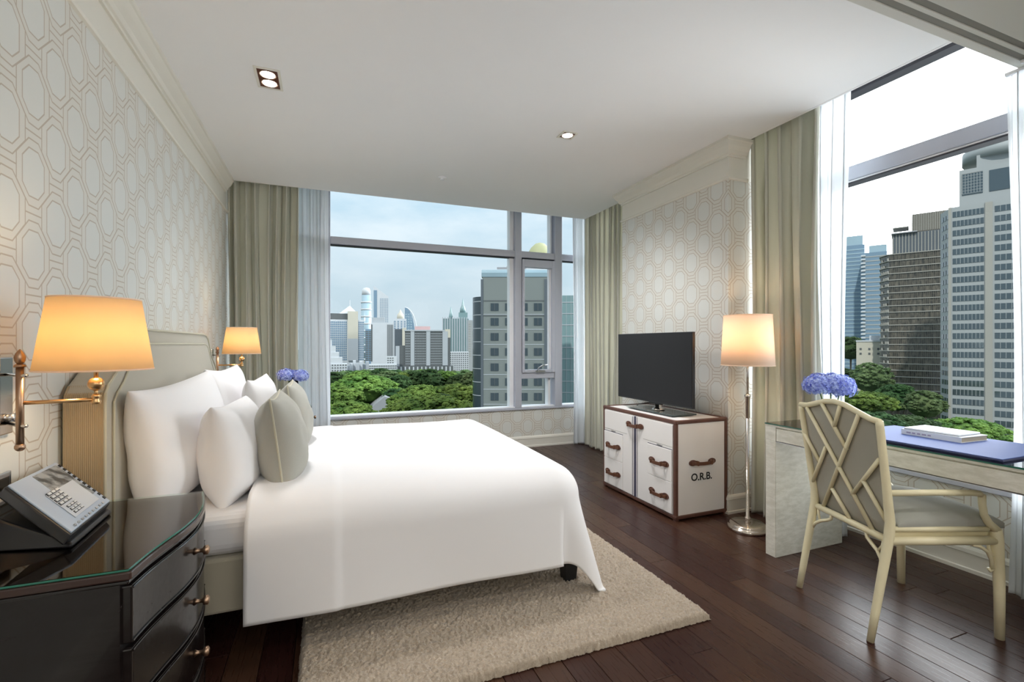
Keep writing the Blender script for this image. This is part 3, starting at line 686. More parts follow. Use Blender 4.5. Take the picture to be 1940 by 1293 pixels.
def crown_mesh(seed, mat, n=150, flat=.42, clump=.13):
    r = random.Random(seed); bm = bmesh.new(); bmesh.ops.create_icosphere(bm, subdivisions=2, radius=1)
    bv = [v.co.copy() for v in bm.verts]; bf = [[v.index for v in f.verts] for f in bm.faces]; bm.free()
    bm = bmesh.new(); bmesh.ops.create_icosphere(bm, subdivisions=1, radius=1); sv = [v.co.copy() for v in bm.verts]; sf = [[v.index for v in f.verts] for f in bm.faces]; bm.free()
    mb = MB()
    def lump(c, s, vs, fs, sq): mb.add([(c[0]+v.x*s*(1+r.uniform(-.25, .25)), c[1]+v.y*s*(1+r.uniform(-.25, .25)), c[2]+v.z*s*sq*(1+r.uniform(-.25, .25))) for v in vs], fs, False)
    for v in range(1): mb.add([(q.x*.86, q.y*.86, q.z*.86*flat) for q in bv], bf)
    big = []
    for i in range(n):
        t = r.uniform(0, 2*PI); zc = r.uniform(-.35, 1); rr = math.sqrt(max(0, 1-zc*zc))*r.uniform(.85, 1.0)
        c = (rr*math.cos(t), rr*math.sin(t), zc*flat); q = clump*r.uniform(.6, 1.35); big.append((c, q))
        lump(c, q, sv, sf, .6)
    for i in range(2600):
        (c, q) = big[int(r.random()*len(big))]; t = r.uniform(0, 2*PI); zc = r.uniform(-.2, 1); rr = math.sqrt(1-zc*zc)
        lump((c[0]+rr*math.cos(t)*q, c[1]+rr*math.sin(t)*q, c[2]+zc*q*.6), clump*r.uniform(.14, .34), sv, sf, .55)
    return mb.mesh('crown', M[mat])
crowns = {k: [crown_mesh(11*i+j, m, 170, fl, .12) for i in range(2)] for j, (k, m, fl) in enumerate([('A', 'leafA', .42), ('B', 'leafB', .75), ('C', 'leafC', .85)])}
trunk = MB().tube([(0, 0, 0), (.3, .1, 5), (.1, 0, 9)], [.6, .45, .4], 6).tube([(.2, .1, 4.5), (3, .5, 9)], [.3, .15], 5).tube([(.2, .1, 4.5), (-3, -.5, 9)], [.3, .15], 5).mesh('trunk', M['bark'])
NT = [0]
def tree(px, ytop, wpx, d, kind, label, group=None):
    x, y = at(px, d); top = zat(ytop, d); r_ = wpx/2/FPX*d
    fl = {'A': .42, 'B': .75, 'C': .85}[kind]
    zc = top-r_*fl
    o = thing('tree', label, 'tree', (x, y, GZ), random.uniform(0, 6), group)
    c = D.objects.new('crown', random.choice(crowns[kind])); COL.objects.link(c); c.parent = o; c.location = (0, 0, zc-GZ); c.scale = (r_, r_, r_*1.0); c.rotation_euler = (0, 0, random.uniform(0, 6))
    t = D.objects.new('trunk', trunk); COL.objects.link(t); t.parent = o; t.scale = (1, 1, max(.2, (zc-GZ)/9))
    NT[0] += 1
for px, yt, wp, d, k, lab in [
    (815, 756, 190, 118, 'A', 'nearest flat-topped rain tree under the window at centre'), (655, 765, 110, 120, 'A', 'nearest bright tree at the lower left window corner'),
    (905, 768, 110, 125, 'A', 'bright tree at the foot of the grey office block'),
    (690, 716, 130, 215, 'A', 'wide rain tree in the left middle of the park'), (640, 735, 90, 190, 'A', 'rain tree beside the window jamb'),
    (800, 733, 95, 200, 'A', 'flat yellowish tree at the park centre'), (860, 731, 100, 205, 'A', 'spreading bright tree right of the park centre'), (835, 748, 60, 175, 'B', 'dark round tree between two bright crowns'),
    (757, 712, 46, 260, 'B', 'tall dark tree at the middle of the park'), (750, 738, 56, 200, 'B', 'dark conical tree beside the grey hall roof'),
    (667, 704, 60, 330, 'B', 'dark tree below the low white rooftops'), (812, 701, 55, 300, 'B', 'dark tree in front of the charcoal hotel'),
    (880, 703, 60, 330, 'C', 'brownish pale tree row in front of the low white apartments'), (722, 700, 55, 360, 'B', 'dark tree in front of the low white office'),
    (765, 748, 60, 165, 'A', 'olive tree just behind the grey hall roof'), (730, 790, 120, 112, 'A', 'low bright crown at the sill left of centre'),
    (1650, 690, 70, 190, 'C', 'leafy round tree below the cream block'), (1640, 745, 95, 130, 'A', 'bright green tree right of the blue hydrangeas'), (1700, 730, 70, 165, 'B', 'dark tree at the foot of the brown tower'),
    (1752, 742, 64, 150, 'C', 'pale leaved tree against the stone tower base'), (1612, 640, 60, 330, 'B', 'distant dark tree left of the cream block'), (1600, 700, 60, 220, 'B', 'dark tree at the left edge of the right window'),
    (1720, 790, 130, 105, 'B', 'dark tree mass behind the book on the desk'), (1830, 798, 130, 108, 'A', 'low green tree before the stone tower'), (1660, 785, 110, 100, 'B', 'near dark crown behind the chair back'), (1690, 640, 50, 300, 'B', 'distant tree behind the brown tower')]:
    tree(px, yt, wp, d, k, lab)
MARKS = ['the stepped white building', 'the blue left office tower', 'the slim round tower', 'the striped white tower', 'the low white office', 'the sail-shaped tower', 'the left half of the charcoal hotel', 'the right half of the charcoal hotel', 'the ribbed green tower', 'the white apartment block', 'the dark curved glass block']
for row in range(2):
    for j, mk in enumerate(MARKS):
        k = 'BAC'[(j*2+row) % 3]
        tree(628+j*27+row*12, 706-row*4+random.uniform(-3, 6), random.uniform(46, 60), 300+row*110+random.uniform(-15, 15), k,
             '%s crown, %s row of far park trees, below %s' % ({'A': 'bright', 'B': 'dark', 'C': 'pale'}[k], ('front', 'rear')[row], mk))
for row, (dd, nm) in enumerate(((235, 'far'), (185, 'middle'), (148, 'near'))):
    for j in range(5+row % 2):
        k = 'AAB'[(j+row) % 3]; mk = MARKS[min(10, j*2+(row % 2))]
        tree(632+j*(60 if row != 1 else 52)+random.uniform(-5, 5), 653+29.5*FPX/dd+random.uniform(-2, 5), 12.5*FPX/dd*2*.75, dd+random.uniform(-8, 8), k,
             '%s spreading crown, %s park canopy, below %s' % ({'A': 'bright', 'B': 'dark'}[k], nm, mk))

# ------------------------------------------------------------------ curtains
def curtain(name, label, cat, p0, p1, z0, z1, amp, wl, mat, thick=.003, seed=0, hem=True, group=None):
    r = random.Random(seed); p0 = Vector(p0); p1 = Vector(p1); L_ = (p1-p0).length; t = (p1-p0)/L_; n = Vector((-t.y, t.x))
    nf = max(2, int(L_/wl)); res = nf*10; zs = [z0, z0+.02]+[z0+(z1-z0)*k/14 for k in range(1, 15)]
    am = [r.uniform(.55, 1.25) for _ in range(nf+2)]; ph = [r.uniform(-.35, .35) for _ in range(nf+2)]
    P = np.zeros((res+1, len(zs), 3))
    for i in range(res+1):
        s = i/res; k = s*nf; ki = int(k); fr_ = k-ki
        a = am[ki]*(1-fr_)+am[ki+1]*fr_; pq = ph[ki]*(1-fr_)+ph[ki+1]*fr_
        for j, z in enumerate(zs):
            q = (z-z0)/(z1-z0)
            ang = 2*PI*(k+pq)+.5*math.sin(3*q+ki*1.7)
            off = amp*a*(math.sin(ang)+.25*math.sin(2*ang+1))*(.72+.28*(1-q))
            sl = s*L_+amp*.35*math.sin(2*ang)+.012*math.sin(4*q+i*.05)
            pt = p0+t*sl+n*off
            P[i, j] = (pt.x, pt.y, z)
    c = ((p0+p1)/2)
    o = thing(name, label, cat, (c.x, c.y, z0), 0, group)
    MB().grid(P).build('panel', M[mat], o, solid=thick)
    MB().box(min(p0.x, p1.x)-.01, max(p0.x, p1.x)+.01, min(p0.y, p1.y)-.012, max(p0.y, p1.y)+.012, z1, z1+.015).build('track', M['framelt'], o)
    return o
curtain('curtain', 'sage green drape in the left corner behind the far sconce', 'curtain', (-.80, 4.88), (-.235, 4.88), .012, 2.90, .05, .075, 'drape', seed=1)
curtain('sheer_curtain', 'white sheer hanging at the left edge of the back window', 'curtain', (-.26, 5.0), (.03, 5.0), .012, 2.90, .028, .06, 'sheer', .001, seed=2)
curtain('sheer_curtain', 'white sheer hanging at the right edge of the back window', 'curtain', (2.74, 4.985), (3.03, 4.985), .012, 2.90, .028, .06, 'sheer', .001, seed=3)
curtain('curtain', 'sage green drape between the back window and the papered pier', 'curtain', (2.88, 4.88), (2.88, 3.89), .012, 2.90, .045, .085, 'drape', seed=4)
curtain('curtain', 'sage brown drape behind the floor lamp', 'curtain', (2.86, 2.555), (2.875, 2.02), .012, 2.90, .05, .095, 'drape', seed=5)
curtain('sheer_curtain', 'white sheer at the left edge of the right window behind hydrangeas', 'curtain', (3.0, 2.33), (3.0, 1.96), .012, 2.90, .026, .055, 'sheer', .001, seed=6)
curtain('sheer_curtain', 'white sheer cut by the right picture edge', 'curtain', (3.04, 1.235), (3.04, .72), .012, 2.485, .02, .06, 'sheer', .001, seed=8)
curtain('curtain', 'pale drape at the right picture edge behind the desk', 'curtain', (2.965, 1.15), (2.965, .6), .012, 2.485, .02, .08, 'drape', seed=9)

# ------------------------------------------------------------------ bed
Y0, Y1 = 2.03, 3.71; YM = (Y0+Y1)/2
bed = thing('bed', 'king bed with oatmeal upholstered headboard on a beige base', 'bed', (.2, YM, 0))
B(-.66, 1.14, Y0-.005, Y1+.005, .20, .405).build('bed_base', M['bedbase'], bed, bevel=.012)
mt = B(-.66, 1.12, Y0+.0, Y1, .405, .565).build('mattress', M['sheet'], bed, bevel=.05, seg=5)
for x, y in ((1.13, Y0+.07), (1.13, Y1-.07), (-.5, Y0+.07), (-.5, Y1-.07)):
    MB().add([(x-.028, y-.028, .0), (x+.028, y-.028, .0), (x+.028, y+.028, 0), (x-.028, y+.028, 0), (x-.042, y-.042, .21), (x+.042, y-.042, .21), (x+.042, y+.042, .21), (x-.042, y+.042, .21)],
             [(0, 3, 2, 1), (4, 5, 6, 7), (0, 1, 5, 4), (1, 2, 6, 5), (2, 3, 7, 6), (3, 0, 4, 7)]).build('leg', M['black'], bed, bevel=.004)
# headboard silhouette (Y, z)
half = [(2.0, .06), (2.0, 1.00), (2.005, 1.035), (2.03, 1.062), (2.07, 1.085), (2.12, 1.115), (2.165, 1.155), (2.20, 1.20), (2.235, 1.238), (2.29, 1.257), (2.36, 1.262)]
def mirror(h): return h+[(2*YM-y, z) for y, z in reversed(h)]
prof = mirror(half)
B_ = MB().prism(prof, 'x', -.81, -.695).build('headboard', M['headboard'], bed, bevel=.012, seg=3)
inn = mirror([(2.055, .3), (2.055, 1.00), (2.09, 1.03), (2.14, 1.06), (2.19, 1.105), (2.235, 1.15), (2.275, 1.185), (2.32, 1.2), (2.36, 1.203)])
MB().prism(inn, 'x', -.70, -.688).build('headboard_panel', M['headboard'], B_, bevel=.012, seg=3)
MB().tube([(-.689, y, z) for y, z in inn], .004, 6).build('inner_piping', M['piping'], B_)
MB().tube([(-.695, y, z) for y, z in prof], .005, 6).build('outer_piping', M['piping'], B_)
mb = MB()
for k in range(22):
    x = -.805+k*.108/21
    mb.tube([(x, 2.0, .06), (x, 2.0, 1.0), (x, 2.006, 1.03), (x, 2.03, 1.058)], .0032, 6)
mb.build('ribbed_side', M['ribbed'], B_, kind='stuff')

# duvet with rounded drape
def duvet():
    x_head, x_foot = -.28, 1.18; yn, yf = 1.985, 3.755
    R = .15; top = .60
    nx, ny = 120, 170
    drop_len = .368
    su = np.linspace(0, (x_foot-x_head)+drop_len-.02, nx)
    ylen = (yf-yn); sv = np.linspace(-drop_len, ylen+drop_len, ny)
    P = np.zeros((nx, ny, 3))
    # turn R arc: flat until edge-R, quarter arc, then vertical
    def fold(e):  # e = arc distance past (edge-R); returns (horizontal, drop)
        if e <= 0: return e, 0.
        if e < R*PI/2: a = e/R; return R*math.sin(a), R*(1-math.cos(a))
        return R, R+(e-R*PI/2)
    for i, u in enumerate(su):
        for j, v in enumerate(sv):
            eu = u-(x_foot-x_head-R)
            if v < ylen/2: ev = -(v)-(-R); ev = R-v; sy = -1; ye = yn
            else: ev = v-(ylen-R); sy = 1; ye = yf
            if eu > 0 and ev > 0:
                # corner: treat the cloth radially, letting the surplus flare out
                rad = math.hypot(eu, ev); ph = math.atan2(ev, eu)     # 0 = foot side, pi/2 = long side
                mxx = max(eu, ev); sq = mxx+(rad-mxx)*math.sin(2*ph)**4
                h, dz = fold(sq)
                k = math.sin(2*ph); below = max(0., dz-R)
                fl = .30*(k**3)*below
                ph2 = ph
                x = x_foot-R+(h+fl)*math.cos(ph2); y = ye-sy*(-R)*-1 + sy*0
                y = (ye-sy*R)+sy*(h+fl)*math.sin(ph2)
                # square off the corner a little (mattress corner is squarer than a full round)
                z = top-dz
            else:
                if eu > 0: h, dz = fold(eu); x = x_foot-R+h; y = yn+v
                elif ev > 0: h, dz = fold(ev); x = x_head+u; y = (ye-sy*R)+sy*h
                else: x = x_head+u; y = yn+v; dz = 0
                z = top-dz
                if ev > 0:
                    below = max(0, dz-R); fl = below*(.05+.03*math.sin(x*7.0+1))
                    y += sy*fl
                if eu > 0:
                    below = max(0, dz-R); x += below*.10
            # puffiness and turned-back layer
            if dz < .3:
                q = max(0, 1-dz/.3)
                z += .010*q*math.sin(x*5+1)*math.sin(y*4)*.6 +   .012*q*(math.sin(PI*min(1, max(0, v/ylen)))**.7 if 0 < v < ylen else 0)
            if x < .045: z_off = .006
            else: z_off = .006*max(0, 1-(x-.045)/.012)
            if ev > 0 and dz > R*.5: y += sy*z_off
            else: z += z_off
            P[i, j] = (x, y, max(z, .035))
    return P
P = duvet()
dv = MB().grid(P).build('duvet', M['linen'], None, solid=.012)
# origin at the base of the duvet
tag(dv, 'smooth white duvet draped over the bed down to the rug', 'duvet')
mb = MB()
seamP = [(-.0, y, z) for y, z in [(1.957, .185), (1.963, .4), (1.966, .50)]]

# pillows
def pillow_mesh(w, h, t, seed=0, pinch=.09, pipe=None):
    n = 30; r = random.Random(seed); us = [math.sin(PI/2*(-1+2*i/n)) for i in range(n+1)]
    ph = [r.uniform(0, 6) for _ in range(6)]
    mb = MB()
    for sgn in (1, -1):
        P = np.zeros((n+1, n+1, 3))
        for i, u in enumerate(us):
            for j, v in enumerate(us):
                x = w/2*u*(1-pinch*(1-v*v)); z = h/2*v*(1-pinch*(1-u*u))
                e = max(0, (1-u*u)*(1-v*v)); th = t/2*(e**.36)*(1-.12*v)
                th += .006*e**.5*(math.sin(7*u+ph[0])*math.sin(5*v+ph[1])+.6*math.sin(11*u*v+ph[2]))
                # corner creases
                cr = (abs(u)*abs(v))**4; th *= 1-.3*cr
                P[i, j] = (x, sgn*th, z)
        mb.grid(P)
    return mb, us
def pillow(name, label, cat, xc, yc, zb, w, h, t, lean, yaw, mat, seed, pipe=False, group=None, roll=0):
    up = Vector((-math.sin(lean), 0, math.cos(lean)))
    rot = Matrix.Rotation(yaw, 4, 'Z')@Matrix.Rotation(-lean, 4, 'Y')@Matrix.Rotation(roll, 4, 'X')@Matrix.Rotation(PI/2, 4, 'Z')
    o = thing(name, label, cat, (xc, yc, zb), 0, group)
    R_ = rot; off = Vector((0, 0, h/2*math.cos(lean)))
    mb, us = pillow_mesh(w, h, t, seed)
    mb.v = [tuple(R_@Vector(v)+off) for v in mb.v]
    c = mb.build('cover', mat, o, world=False, merge=.0004)
    if pipe:
        pts = []
        for a in us[:-1]: pts.append((w/2*a*1.0, 0, -h/2*(1-.09*(1-a*a))))
        for a in us[:-1]: pts.append((w/2*(1-.09*(1-a*a)), 0, h/2*a))
        for a in reversed(us[1:]): pts.append((w/2*a, 0, h/2*(1-.09*(1-a*a))))
        for a in reversed(us[1:]): pts.append((-w/2*(1-.09*(1-a*a)), 0, h/2*a))
        MB().tube([tuple(R_@Vector(p)+off) for p in pts], .0045, 6, closed=True).build('piping', M['piping'], o, world=False)
    return o
pillow('pillow', 'large white pillow at the near side of the headboard', 'pillow', -.572, 2.42, .57, .72, .485, .25, .10, -.15, M['linen'], 1, roll=.05)
pillow('pillow', 'large white pillow at the far side of the headboard', 'pillow', -.545, 3.28, .57, .70, .50, .22, .12, -.06, M['linen'], 2)
pillow('pillow', 'smaller white pillow in front, nearest the camera', 'pillow', -.375, 2.43, .545, .62, .405, .25, .10, -.05, M['linen'], 3, roll=-.03)
pillow('pillow', 'smaller white pillow in front on the far side', 'pillow', -.365, 3.28, .565, .64, .44, .2, .10, -.04, M['linen'], 4)
pillow('cushion', 'sage grey piped cushion nearest the camera', 'cushion', -.19, 2.435, .568, .46, .405, .22, .13, .0, M['greycush'], 5, True)
pillow('cushion', 'sage grey piped cushion behind the nearer one', 'cushion', -.175, 3.10, .575, .46, .40, .20, .10, .0, M['greycush'], 6, True)

# ------------------------------------------------------------------ rug
def rug():
    x0, x1, y0, y1 = -.09, 1.56, 1.6, 4.0
    st = .0048; nx = int((x1-x0)/st); 
    ys = np.concatenate([np.arange(y0, 2.55, st), np.linspace(2.56, y1, 50)]); ny = len(ys)
    xs_ = np.linspace(x0, x1, nx)
    X, Y = np.meshgrid(xs_, ys, indexing='ij')
    edge = np.minimum(np.minimum(X-x0, x1-X), np.minimum(Y-y0, y1-Y))
    Zb = .026*np.clip(edge/.014, 0, 1)**.5
    noise = rng.random(X.shape); n2 = rng.random((nx//2+2, ny//2+2)); n2 = np.kron(n2, np.ones((2, 2)))[:nx, :ny]
    Z = .003+Zb+(noise*.008+n2*.008-.004)*np.clip(edge/.006, 0, 1)
    J = .0022
    X = X+(rng.random(X.shape)-.5)*2*J+ (rng.random(X.shape)-.5)*.006*(edge < .008); Y = Y+(rng.random(X.shape)-.5)*2*J+(rng.random(X.shape)-.5)*.006*(edge < .008)
    V = np.stack([X, Y, Z], -1).reshape(-1, 3)
    idx = np.arange(nx*ny).reshape(nx, ny)
    F = np.stack([idx[:-1, :-1], idx[1:, :-1], idx[1:, 1:], idx[:-1, 1:]], -1).reshape(-1, 4)
    me = D.meshes.new('pile'); me.vertices.add(len(V)); me.vertices.foreach_set('co', V.ravel()); me.loops.add(F.size); me.loops.foreach_set('vertex_index', F.ravel())
    me.polygons.add(len(F)); me.polygons.foreach_set('loop_start', np.arange(0, F.size, 4)); me.polygons.foreach_set('loop_total', np.full(len(F), 4)); me.update(calc_edges=True)
    me.materials.append(M['rug'])
    o = thing('rug', 'beige shaggy rug under the foot and side of the bed', 'rug', (0, 0, 0))
    p = D.objects.new('pile', me); COL.objects.link(p); p.parent = o; p['kind'] = 'stuff'
    B(x0+.006, x1-.006, y0+.006, y1-.006, .0005, .012).build('backing', M['rug'], o)
rug()

# ------------------------------------------------------------------ nightstands
def nightstand(label, x0, ya, yb, curve, ztop, knob_y, zs):
    # curve: list of (x, y) front outline from ya to yb
    o = thing('nightstand', label, 'nightstand', (x0+.2, (ya+yb)/2, 0))
    n = 64
    ysm = [ya+(yb-ya)*k/n for k in range(n+1)]
    cx_ = np.interp(ysm, [c[1] for c in curve], [c[0] for c in curve])
    # smooth interpolation
    ker = np.hanning(15)[1:-1]; ker = ker/ker.sum(); pad = np.pad(cx_, 6, mode='reflect', reflect_type='odd'); cx_ = np.convolve(pad, ker, 'valid')
    fr_ = lambda off: [(cx_[k]+off, ysm[k]) for k in range(n+1)]
    def slab(off, za, zb_, yo=0.): return MB().prism([(x0, ya-yo)]+[(a, min(max(b, ya), yb)) if 0 < i < n else (a, ya-yo if i == 0 else yb+yo) for i, (a, b) in enumerate(fr_(off))]+[(x0, yb+yo)], 'z', za, zb_)
    slab(-.022, .06, ztop-.035).build('body', M['espresso'], o)
    slab(-.004, ztop-.035, ztop-.026, .004).build('moulding', M['espresso'], o, bevel=.003)
    slab(.0, ztop-.026, ztop-.006, .003).build('top', M['espressotop'], o, bevel=.004)
    slab(-.006, ztop-.006, ztop, -.002).build('glass_top', M['topglass'], o)
    e = slab(-.0055, ztop-.0058, ztop-.0012, -.0015); 
    MB().tube([(x0, ya-.001, ztop-.003)]+[(a-.006, b if i else ya-.001, ztop-.003) for i, (a, b) in enumerate(fr_(0))], .0028, 4).build('glass_edge', M['glassedge'], o)
    for i in range(len(zs)-1):
        zb_, za = zs[i], zs[i+1]
        pts = fr_(-.004); poly = [(a, b) for a, b in pts if ya+.012 < b < yb-.012]; poly = [(poly[0][0], ya+.01)]+poly+[(poly[-1][0], yb-.01)]
        back = [(a-.03, b) for a, b in reversed(poly)]
        dr = MB().prism(poly+back, 'z', za+.006, zb_-.006).build('drawer', M['espresso'], o, bevel=.004)
        MB().tube([(a+.001, b, za+.011) for a, b in poly], .003, 6).tube([(a+.001, b, zb_-.011) for a, b in poly], .003, 6).build('drawer_bead', M['espresso'], dr)
        kx = float(np.interp(knob_y, ysm, cx_))-.004; kz = (za+zb_)/2+.01
        k = MB().tube([(kx, knob_y, kz), (kx+.008, knob_y, kz), (kx+.02, knob_y, kz), (kx+.024, knob_y, kz), (kx+.034, knob_y, kz), (kx+.038, knob_y, kz)], [.011, .006, .006, .013, .014, .008], 14)
        k.build('knob', M['bronze'], dr)
    for y in (ya+.03, yb-.03):
        for x in (x0+.03, float(np.interp(y, ysm, cx_))-.05): MB().tube([(x, y, 0), (x, y, .065)], [.016, .022], 8).build('foot', M['espresso'], o)
    return o
nightstand('dark espresso bow-front nightstand beside the near side of the bed', -.815, 1.345, 1.965, [(-.419, 1.342), (-.407, 1.433), (-.389, 1.515), (-.37, 1.591), (-.358, 1.69), (-.362, 1.78), (-.375, 1.86), (-.40, 1.965)], .68, 1.67, [.643, .495, .34, .185, .07])
nightstand('dark nightstand on the far side of the bed under hydrangeas', -.815, 3.86, 4.62, [(-.20, 3.86), (-.17, 4.0), (-.12, 4.15), (-.10, 4.24), (-.12, 4.33), (-.17, 4.48), (-.20, 4.62)], .70, 4.24, [.663, .515, .36, .205, .07])

# ------------------------------------------------------------------ telephone
def phone():
    P_ = [Vector(q) for q in ((-.600, 1.530, .722), (-.612, 1.795, .722), (-.776, 1.905, .83), (-.775, 1.640, .83))]  # D C B A
    o = thing('telephone', 'pale blue desk telephone with dark body on the near nightstand', 'telephone', tuple((P_[0]+P_[2])/2*Vector((1, 1, 0)).x if False else (-.69, 1.72, .681)))
    ex = (P_[1]-P_[0]); ey = (P_[3]-P_[0]); nn = ex.cross(ey).normalized()
    if nn.z < 0: nn = -nn
    def q(u, v, h=0): return P_[0]+ex*u+ey*v+nn*h
    def slab(u0, u1, v0, v1, h0, h1): 
        c = [q(u, v, h) for h in (h0, h1) for u, v in ((u0, v0), (u1, v0), (u1, v1), (u0, v1))]
        return MB().add(c, [(0, 3, 2, 1), (4, 5, 6, 7), (0, 1, 5, 4), (1, 2, 6, 5), (2, 3, 7, 6), (3, 0, 4, 7)])
    slab(-.02, 1.02, -.02, 1.02, -.034, -.004).build('body', M['black'], o, bevel=.005)
    fp = slab(0, 1, 0, 1, -.004, .0015).build('face_plate', M['phone'], o, bevel=.002)
    slab(.40, .93, .24, .95, .0015, .0024).build('card', M['photoprint'], fp)
    slab(.24, .86, .12, .60, .0025, .0031).build('card_panel', M['phonecard'], fp)
    for c_ in range(3):
        for r_ in range(4):
            u0, v0 = .26+c_*.083, .37+r_*.068
            kb = slab(u0-.008, u0+.076, v0-.008, v0+.044, .0032, .0045).build('key_rim', M['black'], fp)
            slab(u0+.004, u0+.066, v0, v0+.036, .0045, .0062).build('key', M['key'], fp)
        for r_ in range(3):
            u0, v0 = .31+c_*.07, .17+r_*.058
            slab(u0-.006, u0+.062, v0-.006, v0+.034, .0032, .0043).build('key_rim', M['black'], fp); slab(u0+.003, u0+.055, v0, v0+.028, .0043, .0058).build('key', M['key'], fp)
    for k in range(10): slab(.945, .98, .07+k*.09, .12+k*.09, .0015, .004).build('button', M['black'], fp)
    for k in range(9): slab(.1+k*.09, .14+k*.09, .03, .06, .0015, .0035).build('button', M['steel'], fp)
    # wedge foot and handset cradle
    a, b = q(.1, .0, -.034), q(.9, 0, -.034)
    base = MB().add([(-.60, 1.53, .681), (-.61, 1.80, .681), (-.79, 1.92, .681), (-.80, 1.58, .681), (-.60, 1.53, .694), (-.61, 1.80, .694), (-.78, 1.90, .75), (-.785, 1.62, .75)],
                    [(0, 3, 2, 1), (4, 5, 6, 7), (0, 1, 5, 4), (1, 2, 6, 5), (2, 3, 7, 6), (3, 0, 4, 7)]).build('stand', M['black'], o, bevel=.006)
phone()
pt_ = thing('socket_plate', 'brushed metal socket plate on the wall left of the telephone', 'socket', (XL, 1.64, .80))
B(XL+.0005, XL+.008, 1.55, 1.735, .765, .85).build('plate', M['steel'], pt_, bevel=.002); 
for yy in (1.60, 1.685): B(XL+.008, XL+.0105, yy-.035, yy+.035, .775, .84).build('rocker', M['nickel'], pt_, bevel=.001)

# ------------------------------------------------------------------ wall sconces
def sconce(label, py, ey, side, energy, ex=-.545):
    o = thing('wall_sconce', label, 'lamp', (XL, py, .9))
    px_ = -.75; pz0, pz1 = .935, 1.14
    mb = MB().tube([(px_, py, pz0), (px_, py, pz1)], .0085, 14); mb.build('post', M['bronze'], o)
    MB().tube([(px_, py, pz1), (px_, py, pz1+.004), (px_, py, pz1+.008)], [.0125, .0125, .009], 14).build('collar', M['bronze'], o)
    MB().lathe([(.006, 0), (.0105, .008), (.012, .018), (.009, .028), (.004, .036), (.0005, .04)], (px_, py, pz1+.008), 14).build('finial', M['bronze'], o)
    MB().ball((px_, py, pz0-.006), .0115, 14).build('lower_finial', M['bronze'], o)
    za = 1.045
    MB().tube([(px_, py, za), (ex, ey, za)], .0055, 12).build('arm', M['brass'], o)
    MB().lathe([(.010, -.012), (.012, -.006), (.009, 0), (.009, .006), (.012, .010), (.006, .016)], (ex, ey, za), 14).build('arm_socket', M['brass'], o)
    MB().ball((ex, ey, za+.044), .0195, 18).tube([(ex, ey, za+.01), (ex, ey, za+.03)], .005, 8).build('ball', M['brass'], o)
    MB().tube([(ex, ey, za+.06), (ex, ey, 1.16)], .006, 8).build('stem', M['brass'], o)
    # wall bracket
    wy = py+side
    for z in (1.118, .985):
        MB().tube([(px_+.018, py-.01, z), (px_, py, z), (XL+.012, wy, z)], .0045, 8).build('bracket_bar', M['nickel'], o)
    B(XL+.0005, XL+.012, wy-.03, wy+.03, .955, 1.165).build('wall_plate', M['nickel'], o, bevel=.003)
    MB().tube([(XL+.012, wy, 1.0), (XL+.03, wy, 1.0)], .012, 12).build('switch', M['steel'], o)
    z0, z1 = 1.130, 1.327; rb, rt = .130, .101
    sh = MB(); n = 48; P = np.zeros((n, 2, 3))
    for i in range(n):
        a = 2*PI*i/n
        for j, (r_, z) in enumerate(((rb, z0), (rt, z1))): P[i, j] = (ex+r_*math.cos(a), ey+r_*math.sin(a), z)
    sh.grid(P, True, True); s_ob = sh.build('lamp_shade', M['shade_amber'], o, solid=.0015)
    for r_, z in ((rb, z0), (rt, z1)): MB().tube([(ex+r_*math.cos(2*PI*i/n), ey+r_*math.sin(2*PI*i/n), z) for i in range(n)], .0026, 6, closed=True).build('shade_trim', M['shade_white'], s_ob)
    MB().tube([(ex-rt+.003, ey, z1-.01), (ex+rt-.003, ey, z1-.01)], .0015, 6).tube([(ex, ey, 1.16), (ex, ey, z1-.01)], .0015, 6).build('shade_carrier', M['brass'], o)
    l_ = light('POINT', 'sconce_bulb', (ex, ey, 1.215), energy, (1, .74, .44), shadow_soft_size=.035)
    return o
sconce('brass swing-arm sconce with amber shade over the near nightstand', 1.638, 1.667, .066, 3.0, -.60)
sconce('brass swing-arm sconce with amber shade by the corner drape', 4.09, 4.09, .15, 3.0, -.59)

# ------------------------------------------------------------------ hydrangeas
def hydrangea(label, x, y, z, zf, heads, vr=.04, vh=.14):
    o = thing('vase_of_hydrangeas', label, 'flowers', (x, y, z))
    MB().lathe([(vr*.7, 0), (vr*.75, .004), (vr, vh*.5), (vr*.9, vh), (vr*.86, vh), (vr*.92, vh*.5), (vr*.66, .01), (.001, .01)], (x, y, z), 24).build('vase', M['vase'], o)
    for hx, hy, hz, r_ in heads:
        MB().tube([(x+hx*.1, y+hy*.1, z+.012), (x+hx*.6, y+hy*.6, z+vh), (x+hx, y+hy, zf+hz)], .004, 6).build('stem', M['stem'], o)
        mb = MB(); c = Vector((x+hx, y+hy, zf+hz)); mb.ball(tuple(c), r_*.7, 12, sz=.8)
        N_ = 170
        for i in range(N_):
            zc = 1-2*(i+.5)/N_; 
            if zc < -.75: continue
            th = i*2.39996; rr = math.sqrt(1-zc*zc); nrm = Vector((rr*math.cos(th), rr*math.sin(th), zc*.85)); p = c+nrm*r_*random.uniform(.82, 1.06)
            u_ = nrm.orthogonal().normalized(); v_ = nrm.cross(u_).normalized(); a0 = random.uniform(0, 2); s_ = r_*.155
            for k in range(4):
                a = a0+k*PI/2; d1 = u_*math.cos(a)+v_*math.sin(a); d2 = u_*math.cos(a+PI/2)+v_*math.sin(a+PI/2)
                mb.add([p, p+d1*s_*.6-d2*s_*.5+nrm*s_*.25, p+d1*s_*1.15+nrm*s_*.1, p+d1*s_*.6+d2*s_*.5+nrm*s_*.25], [(0, 1, 2, 3)])
        mb.build('flower_head', M['petal'], o)
    return o
